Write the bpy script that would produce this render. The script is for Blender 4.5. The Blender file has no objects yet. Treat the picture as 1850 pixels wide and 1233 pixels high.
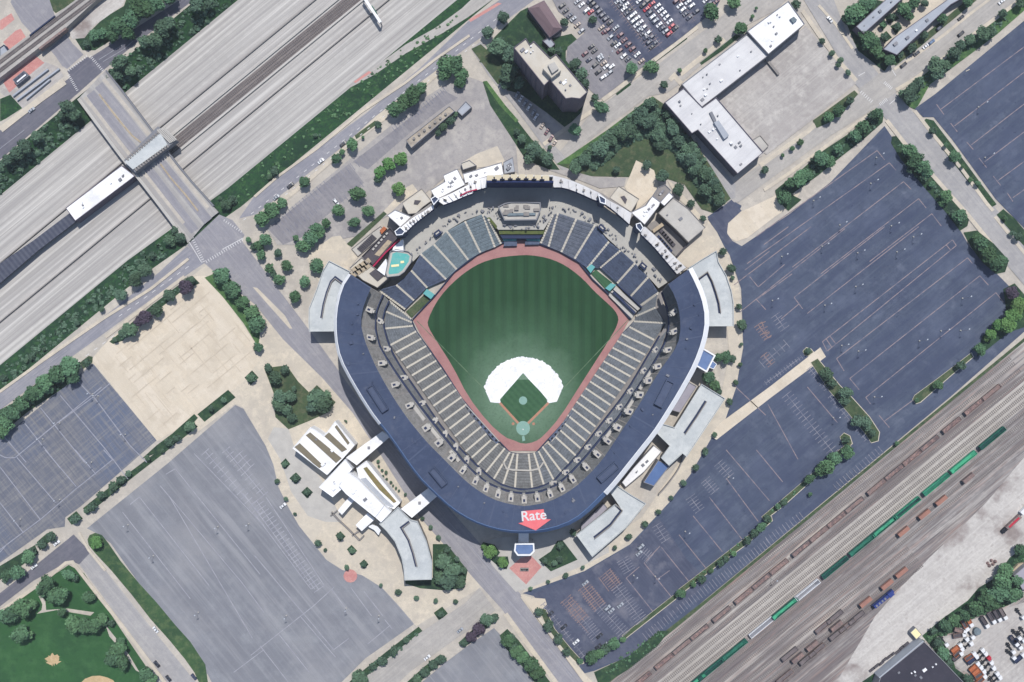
import bpy, math, random
from mathutils import Matrix, Vector
R = math.radians
sc = bpy.context.scene
COL = sc.collection
HC = 650.0            # camera height, metres
U = 0.3616            # metres per photo unit on the ground
CX, CY = 925.0, 616.5
TH = R(39.4)          # bearing of the street grid
K = 1.28              # light level used to turn seen colours into base colours

TILES = dict(Z1=(0,0,2.936), Z2=(460,0,2.936), Z3=(920,0,2.936), Z4=(1380,0,2.936), Z5=(0,410,2.936), Z6=(460,410,2.936),
  Z7=(920,410,2.936), Z8=(1380,410,2.936), Z9=(0,813,2.936), Z10=(460,813,2.936), Z11=(920,813,2.936), Z12=(1380,813,2.936),
  S1=(600,290,5.362), S2=(820,290,5.362), S3=(1060,290,4.932), S4=(550,470,5.362), S5=(1080,470,5.36), S6=(1080,640,5.137),
  T1=(500,740,3.737), T2=(800,780,4.253), T3=(980,0,4.744), T4=(0,0,5.362), T5=(1560,1000,5.293), T6=(940,980,4.873), P=(0,0,1))
def nums(s): return [float(v) for v in s.replace(',', ' ').split()]
def z(tile, s):
    ox, oy, k = TILES[tile]; v = nums(s)
    return [(ox+v[i]/k, oy+v[i+1]/k) for i in range(0, len(v)-1, 2)]
def W(p, h=0.0):
    s = (HC-h)/HC*U
    return Vector(((p[0]-CX)*s, (CY-p[1])*s, h))
def ST(s, t): return (0.773*s+0.635*t, -0.635*s+0.773*t)      # along / across the rail direction

# ---------------------------------------------------------------- materials
def lin(c):
    c /= 255.0
    return c/12.92 if c <= .04045 else ((c+.055)/1.055)**2.4
def C(r, g, b, k=None):
    k = k or K
    return (min(lin(r)/k, .9), min(lin(g)/k, .9), min(lin(b)/k, .9), 1)
class NT:
    def __init__(s, m):
        s.t = m.node_tree; s.n = s.t.nodes; s.l = s.t.links
        tc = s.n.new('ShaderNodeTexCoord'); s.co = tc.outputs['Object']
    def rot(s, ang, sx, sy, sz=1.0):
        a = s.n.new('ShaderNodeMapping'); a.inputs['Rotation'].default_value = (0, 0, -ang); s.l.new(s.co, a.inputs['Vector'])
        b = s.n.new('ShaderNodeVectorMath'); b.operation = 'MULTIPLY'; b.inputs[1].default_value = (sx, sy, sz)
        s.l.new(a.outputs[0], b.inputs[0]); return b.outputs[0]
    def noise(s, vec, scale, detail=4, rough=.6, dist=0):
        a = s.n.new('ShaderNodeTexNoise'); a.inputs['Scale'].default_value = scale; a.inputs['Detail'].default_value = detail
        a.inputs['Roughness'].default_value = rough; a.inputs['Distortion'].default_value = dist
        s.l.new(vec, a.inputs['Vector']); return a.outputs['Fac']
    def mr(s, v, lo, hi, o0=0., o1=1.):
        a = s.n.new('ShaderNodeMapRange'); a.inputs[1].default_value = lo; a.inputs[2].default_value = hi
        a.inputs[3].default_value = o0; a.inputs[4].default_value = o1; s.l.new(v, a.inputs[0]); return a.outputs[0]
    def math(s, op, a, b=None):
        m = s.n.new('ShaderNodeMath'); m.operation = op
        for i, v in enumerate((a, b)):
            if v is None: continue
            if isinstance(v, (int, float)): m.inputs[i].default_value = v
            else: s.l.new(v, m.inputs[i])
        return m.outputs[0]
    def mix(s, fac, a, b):
        m = s.n.new('ShaderNodeMix'); m.data_type = 'RGBA'
        s.l.new(fac, m.inputs[0])
        for i, v in ((6, a), (7, b)):
            if isinstance(v, tuple): m.inputs[i].default_value = v
            else: s.l.new(v, m.inputs[i])
        return m.outputs[2]
MATS = {}
def mat(name, col, layers=(), rough=.88, spec=.2, metal=0., k=None, rnd=0., hue=True):
    """layers: ('n',scale,detail,col2,fac,lo,hi) ('s',angle,along,across,detail,col2,fac,lo,hi)
               ('w',angle,period,col2,fac,duty) ('v',angle,sx,sy,col2,fac) cells ('p',x,y,r0,r1,col2,fac) painted glow patch"""
    m = bpy.data.materials.new(name); m.use_nodes = True; t = NT(m)
    bs = t.n['Principled BSDF']; bs.inputs['Roughness'].default_value = rough
    bs.inputs['Specular IOR Level'].default_value = spec; bs.inputs['Metallic'].default_value = metal
    cur = C(*col, k)
    first = cur
    for L in layers:
        c2 = C(*L[-3], k) if L[0] in 'ns' and False else None
        if L[0] == 'n':
            _, scale, det, c2, fac, lo, hi = L
            f = t.mr(t.noise(t.co, scale, det), lo, hi, 0, fac); c2 = C(*c2, k)
        elif L[0] == 's':
            _, ang, al, ac, det, c2, fac, lo, hi = L
            f = t.mr(t.noise(t.rot(ang, al, ac), 1.0, det, .65), lo, hi, 0, fac); c2 = C(*c2, k)
        elif L[0] == 'w':
            _, ang, per, c2, fac, soft = L
            v = t.rot(ang, 2*math.pi/per, 2*math.pi/per); sep = t.n.new('ShaderNodeSeparateXYZ'); t.l.new(v, sep.inputs[0])
            f = t.mr(t.math('SINE', sep.outputs[0]), -soft, soft, 0, fac); c2 = C(*c2, k)
        elif L[0] == 'v':
            _, ang, sx, sy, c2, fac = L
            a = t.n.new('ShaderNodeTexVoronoi'); a.distance = 'CHEBYCHEV'; a.inputs['Scale'].default_value = 1
            a.inputs['Randomness'].default_value = .55
            t.l.new(t.rot(ang, sx, sy), a.inputs['Vector']); sep = t.n.new('ShaderNodeSeparateColor'); t.l.new(a.outputs['Color'], sep.inputs[0])
            f = t.mr(sep.outputs[0], .35, 1, 0, fac); c2 = C(*c2, k)
        elif L[0] == 'p':
            _, x, y, r0, r1, c2, fac = L
            q = t.n.new('ShaderNodeVectorMath'); q.operation = 'DISTANCE'; t.l.new(t.co, q.inputs[0]); q.inputs[1].default_value = (x, y, 0)
            d = t.math('ADD', q.outputs['Value'], t.math('MULTIPLY', t.noise(t.co, .06, 5), 18.0))
            f = t.mr(d, r0+7, r1+7, fac, 0); c2 = C(*c2, k)
        cur = t.mix(f, cur, c2)
    if rnd:
        oi = t.n.new('ShaderNodeObjectInfo'); hs = t.n.new('ShaderNodeHueSaturation')
        t.l.new(t.mr(oi.outputs['Random'], 0, 1, 1-rnd, 1+rnd), hs.inputs['Value'])
        h2 = t.math('FRACT', t.math('MULTIPLY', oi.outputs['Random'], 7.31)); t.l.new(t.mr(h2, 0, 1, .475, .515), hs.inputs['Hue']) if hue else None
        if isinstance(cur, tuple): hs.inputs['Color'].default_value = cur
        else: t.l.new(cur, hs.inputs['Color'])
        cur = hs.outputs[0]
    if isinstance(cur, tuple): bs.inputs['Base Color'].default_value = cur
    else: t.l.new(cur, bs.inputs['Base Color'])
    MATS[name] = m
    return m
A0, A1 = TH, TH-math.pi/2       # along the rails; across them
def ground(name, col, d, l, streak=None, n1=.02, n2=.16, amt=.55, extra=()):
    """col base, d darker, l lighter tones; streak=(angle, strength)"""
    L = [('n', n1, 6, d, amt, .43, .6), ('n', n2, 5, l, amt, .47, .64), ('n', n2*2.7, 4, d, amt*.8, .5, .66), ('n', 1.1, 3, d, .45, .5, .72)]
    if streak:
        L += [('s', streak[0], .012, .35, 4, d, streak[1], .44, .62), ('s', streak[0], .02, .8, 3, l, streak[1], .5, .68)]
    return mat(name, col, L+list(extra))
ground('pavement', (198,191,181), (172,166,160), (216,208,196), n1=.05, extra=[('v', A0, .09, .11, (184,178,170), .35)])
ground('plaza', (213,203,186), (192,184,172), (228,216,197), n1=.03, amt=.7, extra=[('n', .09, 6, (186,178,168), .6, .53, .66), ('v', A0, .06, .07, (204,196,184), .5), ('n', .35, 4, (182,174,164), .4, .6, .8)])
ground('pale_lot', (223,210,190), (206,195,178), (232,222,206), (A1,.3), n1=.025, extra=[('v', A0, .045, .1, (208,197,180), .6), ('v', A1, .03, .12, (230,219,203), .5), ('n', .5, 4, (172,164,158), .6, .64, .74), ('n', .09, 6, (200,188,170), .6, .54, .66)])
ground('highway', (201,198,194), (182,179,177), (214,211,207), (A0,.5), n1=.012, extra=[('s', A0, .004, .1, 3, (216,213,209), .8, .47, .6), ('s', A0, .003, .34, 2, (166,163,162), .8, .47, .62), ('w', A1, 3.75, (172,169,167), .5, .5), ('s', A0, .006, .9, 3, (150,147,146), .6, .54, .66)])
ground('dark_lot', (84,94,115), (72,81,103), (99,108,127), (A0,.4), n1=.014, n2=.09, amt=.75, extra=[('s', A1, .05, .3, 3, (112,118,140), .35, .62, .8), ('n', .1, 6, (120,127,146), .6, .58, .72), ('n', .03, 7, (98,107,131), .55, .5, .66), ('s', A0, .02, .12, 4, (66,75,101), .6, .48, .62), ('n', .4, 3, (58,66,90), .7, .62, .74), ('v', A0, .018, .05, (74,83,108), .35)])
ground('dark_lot_violet', (88,94,114), (71,77,99), (102,106,124), (A1,.35), n1=.018, n2=.09, amt=.75, extra=[('n', .06, 6, (130,130,142), .7, .54, .68)])
ground('grey_lot', (139,141,149), (124,127,136), (158,161,167), (A1,.3), n1=.016, n2=.07, extra=[('s', A1, .008, .05, 4, (122,124,132), .45, .48, .64), ('n', .025, 6, (158,158,162), .5, .5, .64), ('s', A1, .01, .2, 4, (168,169,174), .5, .5, .66)])
ground('worn_lot', (113,116,127), (106,111,126), (138,138,142), None, n1=.03, n2=.2, amt=.5, extra=[('n', .009, 2, (98,110,136), .7, .46, .6), ('s', A0, .03, .5, 5, (146,145,146), .7, .48, .64), ('s', A1, .03, .5, 5, (146,144,144), .55, .5, .66), ('s', A1, .04, .7, 4, (102,106,120), .7, .5, .64)])
ground('street', (156,155,162), (138,137,146), (173,171,174), (A1,.5), n1=.03)
ground('street_along', (154,154,163), (136,137,148), (172,170,175), (A0,.5), n1=.03)
ground('street_pale', (182,178,174), (161,158,156), (198,193,188), (A0,.4), n1=.03)
ground('street_pale_across', (174,172,173), (154,153,156), (190,187,185), (A1,.4), n1=.03)
ground('street_dark', (114,115,125), (98,98,112), (130,128,138), (A0,.45), n1=.03)
ground('service_lot', (176,172,170), (150,147,150), (196,191,186), None, n1=.025, n2=.1, amt=.7)
ground('asphalt_stalls', (146,144,150), (124,123,132), (168,165,167), (A1,.3), n1=.03, n2=.12)
ground('concrete_lot', (190,186,183), (164,159,157), (210,206,201), (A0,.45), n1=.03, n2=.15, amt=.75, extra=[('v', A0, .05, .07, (178,172,170), .45), ('n', .5, 4, (150,145,144), .5, .66, .8)])
ground('bridge_concrete', (184,182,180), (158,156,156), (200,196,192), (A1,.7), n1=.04, extra=[('w', A0, 8.0, (156,153,153), .5, .5)])
ground('gravel', (206,202,198), (182,177,174), (222,219,215), (A0,.4), n1=.03, n2=.2, amt=.8, extra=[('n', .03, 7, (134,120,118), .8, .56, .66), ('n', .2, 5, (160,152,148), .6, .56, .7)])
ground('ballast', (164,160,159), (136,131,131), (188,184,180), (A0,.75), n1=.03, n2=.2, extra=[('s', A0, .006, .12, 4, (206,200,193), .85, .49, .6), ('s', A0, .006, .17, 3, (118,109,110), .8, .48, .6), ('s', A0, .012, .5, 4, (100,94,97), .7, .52, .62), ('s', A0, .03, .9, 3, (176,148,138), .55, .52, .64), ('n', .012, 5, (124,116,117), .5, .5, .64), ('s', A0, .05, 1.6, 3, (96,90,93), .7, .54, .66)])
ground('ballast_pale', (194,189,183), (164,158,153), (204,198,190), (A0,.6), n1=.03, n2=.2, extra=[('s', A0, .006, .6, 3, (140,132,128), .6, .52, .66)])
ground('ballast_dark', (112,105,106), (104,97,98), (150,142,139), (A0,.7), n1=.04, n2=.2)
ground('grass', (50,80,54), (36,58,46), (76,102,68), None, n1=.04, n2=.25, amt=.8, extra=[('n', .9, 4, (42,62,52), .6, .48, .66)])
ground('grass_bright', (84,118,68), (58,90,60), (104,136,84), None, n1=.05, n2=.3, amt=.8)
ground('grass_olive', (80,98,68), (60,80,58), (104,108,84), None, n1=.04, n2=.25, amt=.8, extra=[('n', .9, 4, (50,62,44), .6, .5, .75)])
ground('verge_grass', (68,98,62), (50,78,54), (96,116,78), None, n1=.04, n2=.25, amt=.8)
ground('embankment_grass', (44,82,50), (30,56,42), (66,104,60), None, n1=.03, n2=.2, amt=.85, extra=[('n', .6, 4, (36,58,48), .75, .46, .62)])
ground('park_grass', (54,98,56), (42,80,50), (72,116,70), None, n1=.03, n2=.12, amt=.6)
ground('red_brick', (208,150,144), (190,130,128), (216,168,160), None, n1=.08, n2=.5)
ground('bare_dirt', (206,178,140), (180,160,120), (220,196,160), None, n1=.1, n2=.5)
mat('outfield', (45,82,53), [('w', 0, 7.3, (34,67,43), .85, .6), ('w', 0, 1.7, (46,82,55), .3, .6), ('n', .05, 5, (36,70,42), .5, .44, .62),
    ('p', 6, -30, 20, 60, (92,128,100), .6), ('p', 7, -36, 14, 44, (150,176,156), .45), ('n', .9, 4, (40,68,48), .3, .48, .7)])  # both 'p' layers paint a pale halo of reflected light into the turf
mat('infield_grass', (64,102,72), [('w', R(45), 3.4, (54,90,64), .7, .5), ('n', .4, 4, (78,116,86), .5, .45, .7)])
mat('infield_clay', (246,246,250), [('n', .2, 5, (222,224,232), .8, .44, .62), ('n', .8, 4, (206,208,216), .5, .52, .68)], k=1.12)
mat('warning_track', (176,132,130), [('n', .1, 5, (158,112,114), .7, .42, .68), ('n', .6, 4, (190,142,138), .5, .5, .75)])
mat('mound_clay', (142,178,168), [('n', .6, 4, (126,168,160), .6, .45, .7)])
mat('path_clay', (186,140,118), [('n', .6, 4, (176,120,98), .6, .45, .7)])
mat('white_paint', (226,226,228)); mat('line_paint', (176,170,178), [('n', .3, 4, (130,130,145), .9, .45, .62)])
mat('tan_paint', (152,138,142), [('n', .25, 4, (106,108,126), .9, .45, .64)]); mat('orange_paint', (152,128,122), [('n', .3, 4, (104,102,118), .9, .45, .65)])
mat('pale_lot_paint', (164,166,178), [('n', .3, 4, (150,152,166), .9, .45, .6)]); mat('joint', (204,192,175), [('n', .15, 4, (216,204,186), .95, .44, .58)]); mat('foul_chalk', (116,138,112), [('n', .2, 4, (80,110,84), .95, .44, .6)])
mat('pale_paint', (172,173,182), [('n', .2, 4, (152,153,164), .9, .42, .6)]); mat('yellow_paint', (190,172,140), [('n', .3, 3, (160,156,158), .8, .45, .6)])
mat('worn_paint', (146,146,158), [('n', .25, 4, (108,113,132), .9, .42, .6)])
# structures
mat('white_roof', (245,245,246), [('n', .12, 5, (222,223,227), .8, .43, .62), ('n', .04, 6, (206,206,209), .5, .52, .66), ('n', .8, 4, (196,196,200), .45, .58, .72)], k=1.12)
mat('grey_white_roof', (226,226,228), [('n', .08, 5, (204,204,208), .7, .42, .7), ('s', A0, .03, .4, 3, (190,190,194), .5, .5, .75), ('n', .5, 4, (176,176,180), .5, .62, .8)])
mat('ramp_deck', (204,209,211), [('n', .06, 5, (186,192,196), .8, .43, .6), ('n', .7, 4, (172,178,183), .5, .55, .7), ('n', .2, 5, (216,220,221), .5, .5, .64)])
mat('cream_roof', (210,205,195), [('n', .12, 5, (196,186,170), .7, .42, .7), ('n', .8, 4, (176,168,156), .4, .6, .8)])
mat('brown_roof', (130,112,118), [('s', A1, .05, .9, 3, (112,94,100), .6, .45, .7)])
mat('dark_tar_roof', (66,64,76), [('n', .06, 5, (52,52,64), .8, .42, .68), ('n', .5, 4, (96,94,104), .5, .6, .8)])
mat('lavender_roof', (168,165,178), [('n', .2, 4, (150,148,164), .6, .45, .7)])
mat('slate_roof', (176,182,192), [('n', .1, 5, (158,164,176), .7, .42, .7), ('s', A0, .03, .5, 3, (190,195,203), .6, .5, .75)])
mat('stand_roof', (73,85,112), [('n', .03, 5, (62,73,100), .8, .43, .6), ('n', .3, 4, (84,95,121), .5, .48, .66), ('n', .12, 6, (100,107,127), .5, .58, .72)])
mat('stand_roof_panel', (84,95,121), [('n', .3, 4, (72,80,106), .6, .45, .7)])
mat('white_steel', (240,242,246), [('n', .3, 4, (214,218,226), .5, .5, .75)], k=1.15); mat('blue_steel', (104,132,176), [('n', .3, 4, (88,114,158), .6, .45, .7)])
mat('precast', (196,188,176), [('n', .3, 4, (180,172,162), .6, .45, .7)]); mat('dark_glass', (52,62,92), rough=.3, spec=.5)
mat('brick_wall', (112,106,120), [('n', .5, 4, (96,90,106), .6, .45, .7)]); mat('grey_wall', (150,150,156), [('n', .4, 4, (132,132,140), .6, .45, .7)])
mat('concrete', (196,193,188), [('n', .15, 5, (176,173,170), .7, .42, .7), ('n', .9, 4, (160,158,156), .4, .6, .8)])
mat('concrete_dark', (150,146,144), [('n', .2, 5, (128,125,126), .7, .42, .7)])
mat('concourse', (190,188,182), [('n', .12, 5, (170,168,165), .7, .42, .7), ('n', .7, 4, (150,149,148), .6, .58, .78)])
mat('stair', (208,203,192), [('n', 1.2, 4, (184,180,172), .6, .45, .7)])
seatL = lambda c: [('n', .35, 4, tuple(int(v*.82) for v in c), .8, .44, .6), ('n', 1.4, 3, tuple(min(255,int(v*1.2)) for v in c), .7, .48, .66)]
mat('seat_slate', (112,119,133), seatL((112,119,133))); mat('seat_brown', (122,124,126), seatL((122,124,126)), rnd=.06, hue=False)
mat('seat_grey', (116,122,130), seatL((116,122,130)), rnd=.05, hue=False); mat('seat_teal', (120,134,143), seatL((120,134,143)), rnd=.05, hue=False); mat('seat_navy', (90,101,125), seatL((90,101,125)), rnd=.05, hue=False)
mat('seat_upper', (146,145,145), seatL((146,145,145)), rnd=.05, hue=False)
mat('rail_navy', (52,62,92)); mat('board_navy', (42,54,98), [('n', .2, 4, (34,44,84), .6, .45, .7)]); mat('hedge', (98,108,62), [('n', .5, 5, (68,84,52), .8, .42, .68)])
mat('teal_deck', (98,186,182), [('n', .2, 5, (134,188,184), .7, .42, .68), ('n', .5, 5, (176,196,190), .8, .6, .75)]); mat('teal_panel', (108,178,180))
mat('red_sign', (240,124,130), [('n', .3, 4, (228,108,116), .5, .45, .7)]); mat('magenta', (176,44,84)); mat('tan_panel', (206,196,172), k=1.15)
mat('blue_glass', (108,134,180), [('n', .3, 4, (92,116,162), .7, .42, .7)], rough=.5); mat('blue_metal', (92,118,166), [('n', .2, 4, (104,130,176), .6, .45, .7)])
mat('brown_strip', (132,124,106), [('n', .3, 5, (116,110,96), .7, .42, .7)]); mat('planting', (140,126,90), [('n', .3, 5, (112,114,72), .7, .42, .7)])
mat('yellow_metal', (240,228,180), k=1.15); mat('timber_tan', (190,174,150), [('n', .5, 4, (150,140,126), .8, .42, .7)]); mat('timber_dark', (92,88,94), [('n', .5, 4, (74,72,82), .8, .42, .7)])
mat('platform_dark', (78,82,98), [('w', A0, 3.0, (96,100,114), .8, .3), ('n', .3, 4, (62,66,84), .5, .45, .7)])
mat('steel_grey', (134,136,144)); mat('black_metal', (40,42,50)); mat('pole_white', (188,195,206)); mat('green_sign', (40,128,100))
mat('rail_steel', (138,134,136), rough=.6); mat('sleeper', (132,126,124), [('n', 1.5, 3, (110,104,103), .6, .45, .7)])
mat('hopper_green', (50,122,104), [('n', .3, 4, (30,76,72), .7, .42, .7)]); mat('hopper_light', (78,178,140), [('n', .2, 4, (58,138,114), .8, .45, .6)]); mat('hopper_dark', (32,78,76), [('n', .4, 4, (26,58,60), .7, .45, .65)]); mat('worn_roof', (184,174,160), [('n', .15, 5, (150,142,134), .9, .44, .6), ('n', .6, 4, (120,114,112), .6, .54, .7)])
mat('car_orange', (174,128,114), [('n', .3, 4, (152,116,108), .7, .42, .7)]); mat('car_rust', (140,122,119), [('n', .3, 4, (118,106,107), .8, .44, .62), ('n', 1.0, 4, (182,146,136), .7, .52, .68)])
mat('car_brown', (122,114,116), [('n', .3, 4, (98,92,97), .7, .42, .7)]); mat('loco_blue', (54,72,142), [('n', .4, 4, (44,58,118), .6, .45, .7)])
mat('load_scrap', (122,106,106), [('n', .8, 5, (178,146,138), .85, .46, .6), ('n', .4, 4, (86,78,84), .7, .52, .62)])
for n, c in dict(white=(236,238,242), silver=(168,174,184), black=(44,46,56), navy=(58,66,92), red=(190,44,66), maroon=(112,64,78), tan=(176,160,148), blue=(90,120,160)).items():
    mat('paint_'+n, c, rough=.4, spec=.5)
mat('car_glass', (84,92,106), rough=.25, spec=.6); mat('rubber', (34,34,38)); mat('truck_orange', (192,116,80), [('n', .6, 4, (150,92,70), .8, .42, .7)])
mat('bark', (92,80,70))
leafL = lambda c: [('n', .45, 3, tuple(int(v*.66) for v in c), .8, .44, .6), ('n', 1.6, 2, tuple(min(255, int(v*1.3)) for v in c), .75, .47, .66)]
mat('leaf', (88,122,92), leafL((88,122,92)), rough=.8, spec=.1, rnd=.32); mat('leaf_dark', (88,114,95), leafL((88,114,95)), rough=.8, spec=.1, rnd=.28)
mat('leaf_bright', (96,136,80), leafL((96,136,80)), rough=.75, rnd=.12); mat('leaf_purple', (82,72,88), leafL((82,72,88)), rough=.75, rnd=.1)

# ---------------------------------------------------------------- mesh builder
class MB:
    def __init__(s): s.v = []; s.f = []
    def mark(s): s.k = getattr(s, 'k', []); s.k.append(len(s.f))
    def build_each(s, name, m, parent):      # every primitive becomes an object of its own
        k = s.k+[len(s.f)]
        for a, c in zip(k, k[1:]):
            q = MB(); [q.face([s.v[j] for j in f]) for f in s.f[a:c]]; q.build(name, m, parent)
    def face(s, pts):
        i = len(s.v); s.v += [tuple(p) for p in pts]; s.f.append(tuple(range(i, i+len(pts))))
    def sides(s, pts, z0, z1):
        n = len(pts)
        for i in range(n):
            a, b = pts[i], pts[(i+1) % n]
            s.face([(a[0],a[1],z0), (b[0],b[1],z0), (b[0],b[1],z1), (a[0],a[1],z1)])
    def prism(s, pts, z0, z1, bottom=True):
        pts = ccw(pts); s.mark()
        s.face([(p[0],p[1],z1) for p in pts]); s.sides(pts, z0, z1)
        if bottom: s.face([(p[0],p[1],z0) for p in reversed(pts)])
    def box(s, c, d, sx, sy, z0, z1):     # centre, unit direction, full sizes along/across
        n = (-d[1], d[0])
        P = [(c[0]+d[0]*a*sx/2+n[0]*b*sy/2, c[1]+d[1]*a*sx/2+n[1]*b*sy/2) for a, b in ((-1,-1),(1,-1),(1,1),(-1,1))]
        s.prism(P, z0, z1)
    def ribbon(s, path, w, z0, z1, closed=False, off=0.):
        s.mark(); L = offset(path, off+w/2, closed); Rr = offset(path, off-w/2, closed); n = len(path)
        for i in range(n if closed else n-1):
            j = (i+1) % n
            a, b, c, d = L[i], L[j], Rr[j], Rr[i]
            s.face([(d[0],d[1],z1),(c[0],c[1],z1),(b[0],b[1],z1),(a[0],a[1],z1)])
            s.face([(a[0],a[1],z0),(a[0],a[1],z1),(b[0],b[1],z1),(b[0],b[1],z0)])
            s.face([(c[0],c[1],z0),(c[0],c[1],z1),(d[0],d[1],z1),(d[0],d[1],z0)])
        if not closed:
            for i in (0, n-1):
                a, d = L[i], Rr[i]
                s.face([(a[0],a[1],z0),(d[0],d[1],z0),(d[0],d[1],z1),(a[0],a[1],z1)])
    def line(s, p, q, w, zz):
        d = Vector((q[0]-p[0], q[1]-p[1])); 
        if d.length < 1e-6: return
        d.normalize(); n = Vector((-d.y, d.x))*w/2
        s.face([(p[0]-n.x,p[1]-n.y,zz),(q[0]-n.x,q[1]-n.y,zz),(q[0]+n.x,q[1]+n.y,zz),(p[0]+n.x,p[1]+n.y,zz)])
    def tube(s, p, q, r, seg=8, r2=None):
        s.mark(); p, q = Vector(p), Vector(q); d = (q-p).normalized(); a = d.orthogonal().normalized(); b = d.cross(a); r2 = r if r2 is None else r2
        P = [p+(a*math.cos(2*math.pi*i/seg)+b*math.sin(2*math.pi*i/seg))*r for i in range(seg)]
        Q = [q+(a*math.cos(2*math.pi*i/seg)+b*math.sin(2*math.pi*i/seg))*r2 for i in range(seg)]
        for i in range(seg): j = (i+1) % seg; s.face([P[i], P[j], Q[j], Q[i]])
        s.face(Q); s.face(P[::-1])
    def build(s, name, m, parent=None, kind=None):
        me = bpy.data.meshes.new(name); me.from_pydata(s.v, [], s.f); me.update()
        me.materials.append(MATS[m] if isinstance(m, str) else m)
        o = bpy.data.objects.new(name, me); COL.objects.link(o)
        if parent is not None: attach(o, parent)
        if kind: o['kind'] = kind
        return o
def attach(o, parent):
    o.parent = parent; o.matrix_parent_inverse = Matrix.Translation(parent.location if parent.parent is None else Vector((0,0,0))).inverted() if parent.parent is None else Matrix.Identity(4)
def ccw(P):
    a = sum(P[i][0]*P[(i+1) % len(P)][1]-P[(i+1) % len(P)][0]*P[i][1] for i in range(len(P)))
    return list(P) if a > 0 else list(P)[::-1]
def offset(path, d, closed=False):
    n = len(path); out = []
    for i in range(n):
        p = Vector(path[i][:2])
        a = Vector(path[i-1][:2]) if (i > 0 or closed) else None
        b = Vector(path[(i+1) % n][:2]) if (i < n-1 or closed) else None
        n1 = (p-a).normalized() if a is not None else (b-p).normalized()
        n2 = (b-p).normalized() if b is not None else n1
        m1 = Vector((-n1.y, n1.x)); m2 = Vector((-n2.y, n2.x)); m = (m1+m2)
        m = m.normalized() if m.length > 1e-6 else m1
        out.append(p+m*d/max(.45, m.dot(m1)))
    return out
def rs(path, n):          # resample a polyline to n points
    L = [0]
    for i in range(1, len(path)): L.append(L[-1]+math.dist(path[i-1], path[i]))
    out = []; j = 0
    for k in range(n):
        d = L[-1]*k/(n-1)
        while j < len(L)-2 and L[j+1] < d: j += 1
        f = (d-L[j])/max(1e-9, L[j+1]-L[j])
        out.append(tuple(path[j][c]+(path[j+1][c]-path[j][c])*f for c in range(len(path[0]))))
    return out
def smooth(path, it=2):
    for _ in range(it):
        q = [path[0]]
        for a, b in zip(path, path[1:]):
            q += [tuple(.75*x+.25*y for x, y in zip(a, b)), tuple(.25*x+.75*y for x, y in zip(a, b))]
        path = q+[path[-1]]
    return path
def smooth_loop(path, it=2):
    for _ in range(it):
        q = []
        for a, b in zip(path, path[1:]+path[:1]):
            q += [tuple(.75*x+.25*y for x, y in zip(a, b)), tuple(.25*x+.75*y for x, y in zip(a, b))]
        path = q
    return path
def thing(name, label, cat, loc=(0,0,0), group=None):
    o = bpy.data.objects.new(name, None); o.location = loc; COL.objects.link(o); o.empty_display_size = 1
    return tag(o, label, cat, group)
def tag(o, label, cat, group=None):
    o['label'] = label; o['category'] = cat
    if group: o['group'] = group
    return o
def center(P): return sum(p[0] for p in P)/len(P), sum(p[1] for p in P)/len(P)
def inside(p, P):
    c = False; j = len(P)-1
    for i in range(len(P)):
        if (P[i][1] > p[1]) != (P[j][1] > p[1]) and p[0] < (P[j][0]-P[i][0])*(p[1]-P[i][1])/(P[j][1]-P[i][1])+P[i][0]: c = not c
        j = i
    return c
FLATS = []
LAY = [0.0]
def flat(name, px, m, sm=0):
    if sm: px = smooth_loop(px, sm)
    LAY[0] += .004; zz = LAY[0]
    b = MB(); b.face([W(p, zz) for p in (px if area(px) < 0 else px[::-1])])
    FLATS.append((px, zz)); return b.build(name, m, kind='structure')
def area(P): return sum(P[i][0]*P[(i+1) % len(P)][1]-P[(i+1) % len(P)][0]*P[i][1] for i in range(len(P)))
def gz(p):
    zz = 0.0
    for P, h in FLATS:
        if h > zz and inside(p, P): zz = h
    t = .635*p[0]+.773*p[1]
    if zz == 0.0 and t < 570: zz = trench(p)
    return zz
def trench(p):
    s = .773*p[0]-.635*p[1]; t = .635*p[0]+.773*p[1]; lo, hi = (510, 548) if s < 20 else (524, 565)
    if t < 225 or t > hi: return 0.
    if t < 273: return -6*(t-225)/48
    if t > lo: return -6*(hi-t)/(hi-lo)
    return -6.
def ordi(n): return '%d%s' % (n, 'th' if 10 <= n % 100 <= 20 else {1:'st', 2:'nd', 3:'rd'}.get(n % 10, 'th'))
# ================================================================ THE SETTING
def g_strip(name, tz, m, cols=(-9000, -120, 100, 9000)):
    """strip mesh between two across-profiles: tz = [(t_left, t_right, z), ...]"""
    b = MB()
    for k in range(len(tz)-1):
        for i in range(3):
            q = []
            for (ii, kk) in ((i, k), (i+1, k), (i+1, k+1), (i, k+1)):
                tl, tr, h = tz[kk]; t = tl if ii < 2 else tr
                q.append(W(ST(cols[ii], t), h))
            b.face(q[::-1])
    return b.build(name, m, kind='structure')
g_strip('ground', [(-9000, -9000, 0), (225, 225, 0)], 'pavement')
g2 = g_strip('ground', [(548, 565, 0), (9000, 9000, 0)], 'pavement')
g_strip('embankment', [(225, 225, 0), (273, 273, -6)], 'embankment_grass')
g_strip('embankment', [(510, 524, -6), (548, 565, 0)], 'embankment_grass')
g_strip('highway', [(273, 273, -6), (510, 524, -6)], 'highway')

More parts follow.
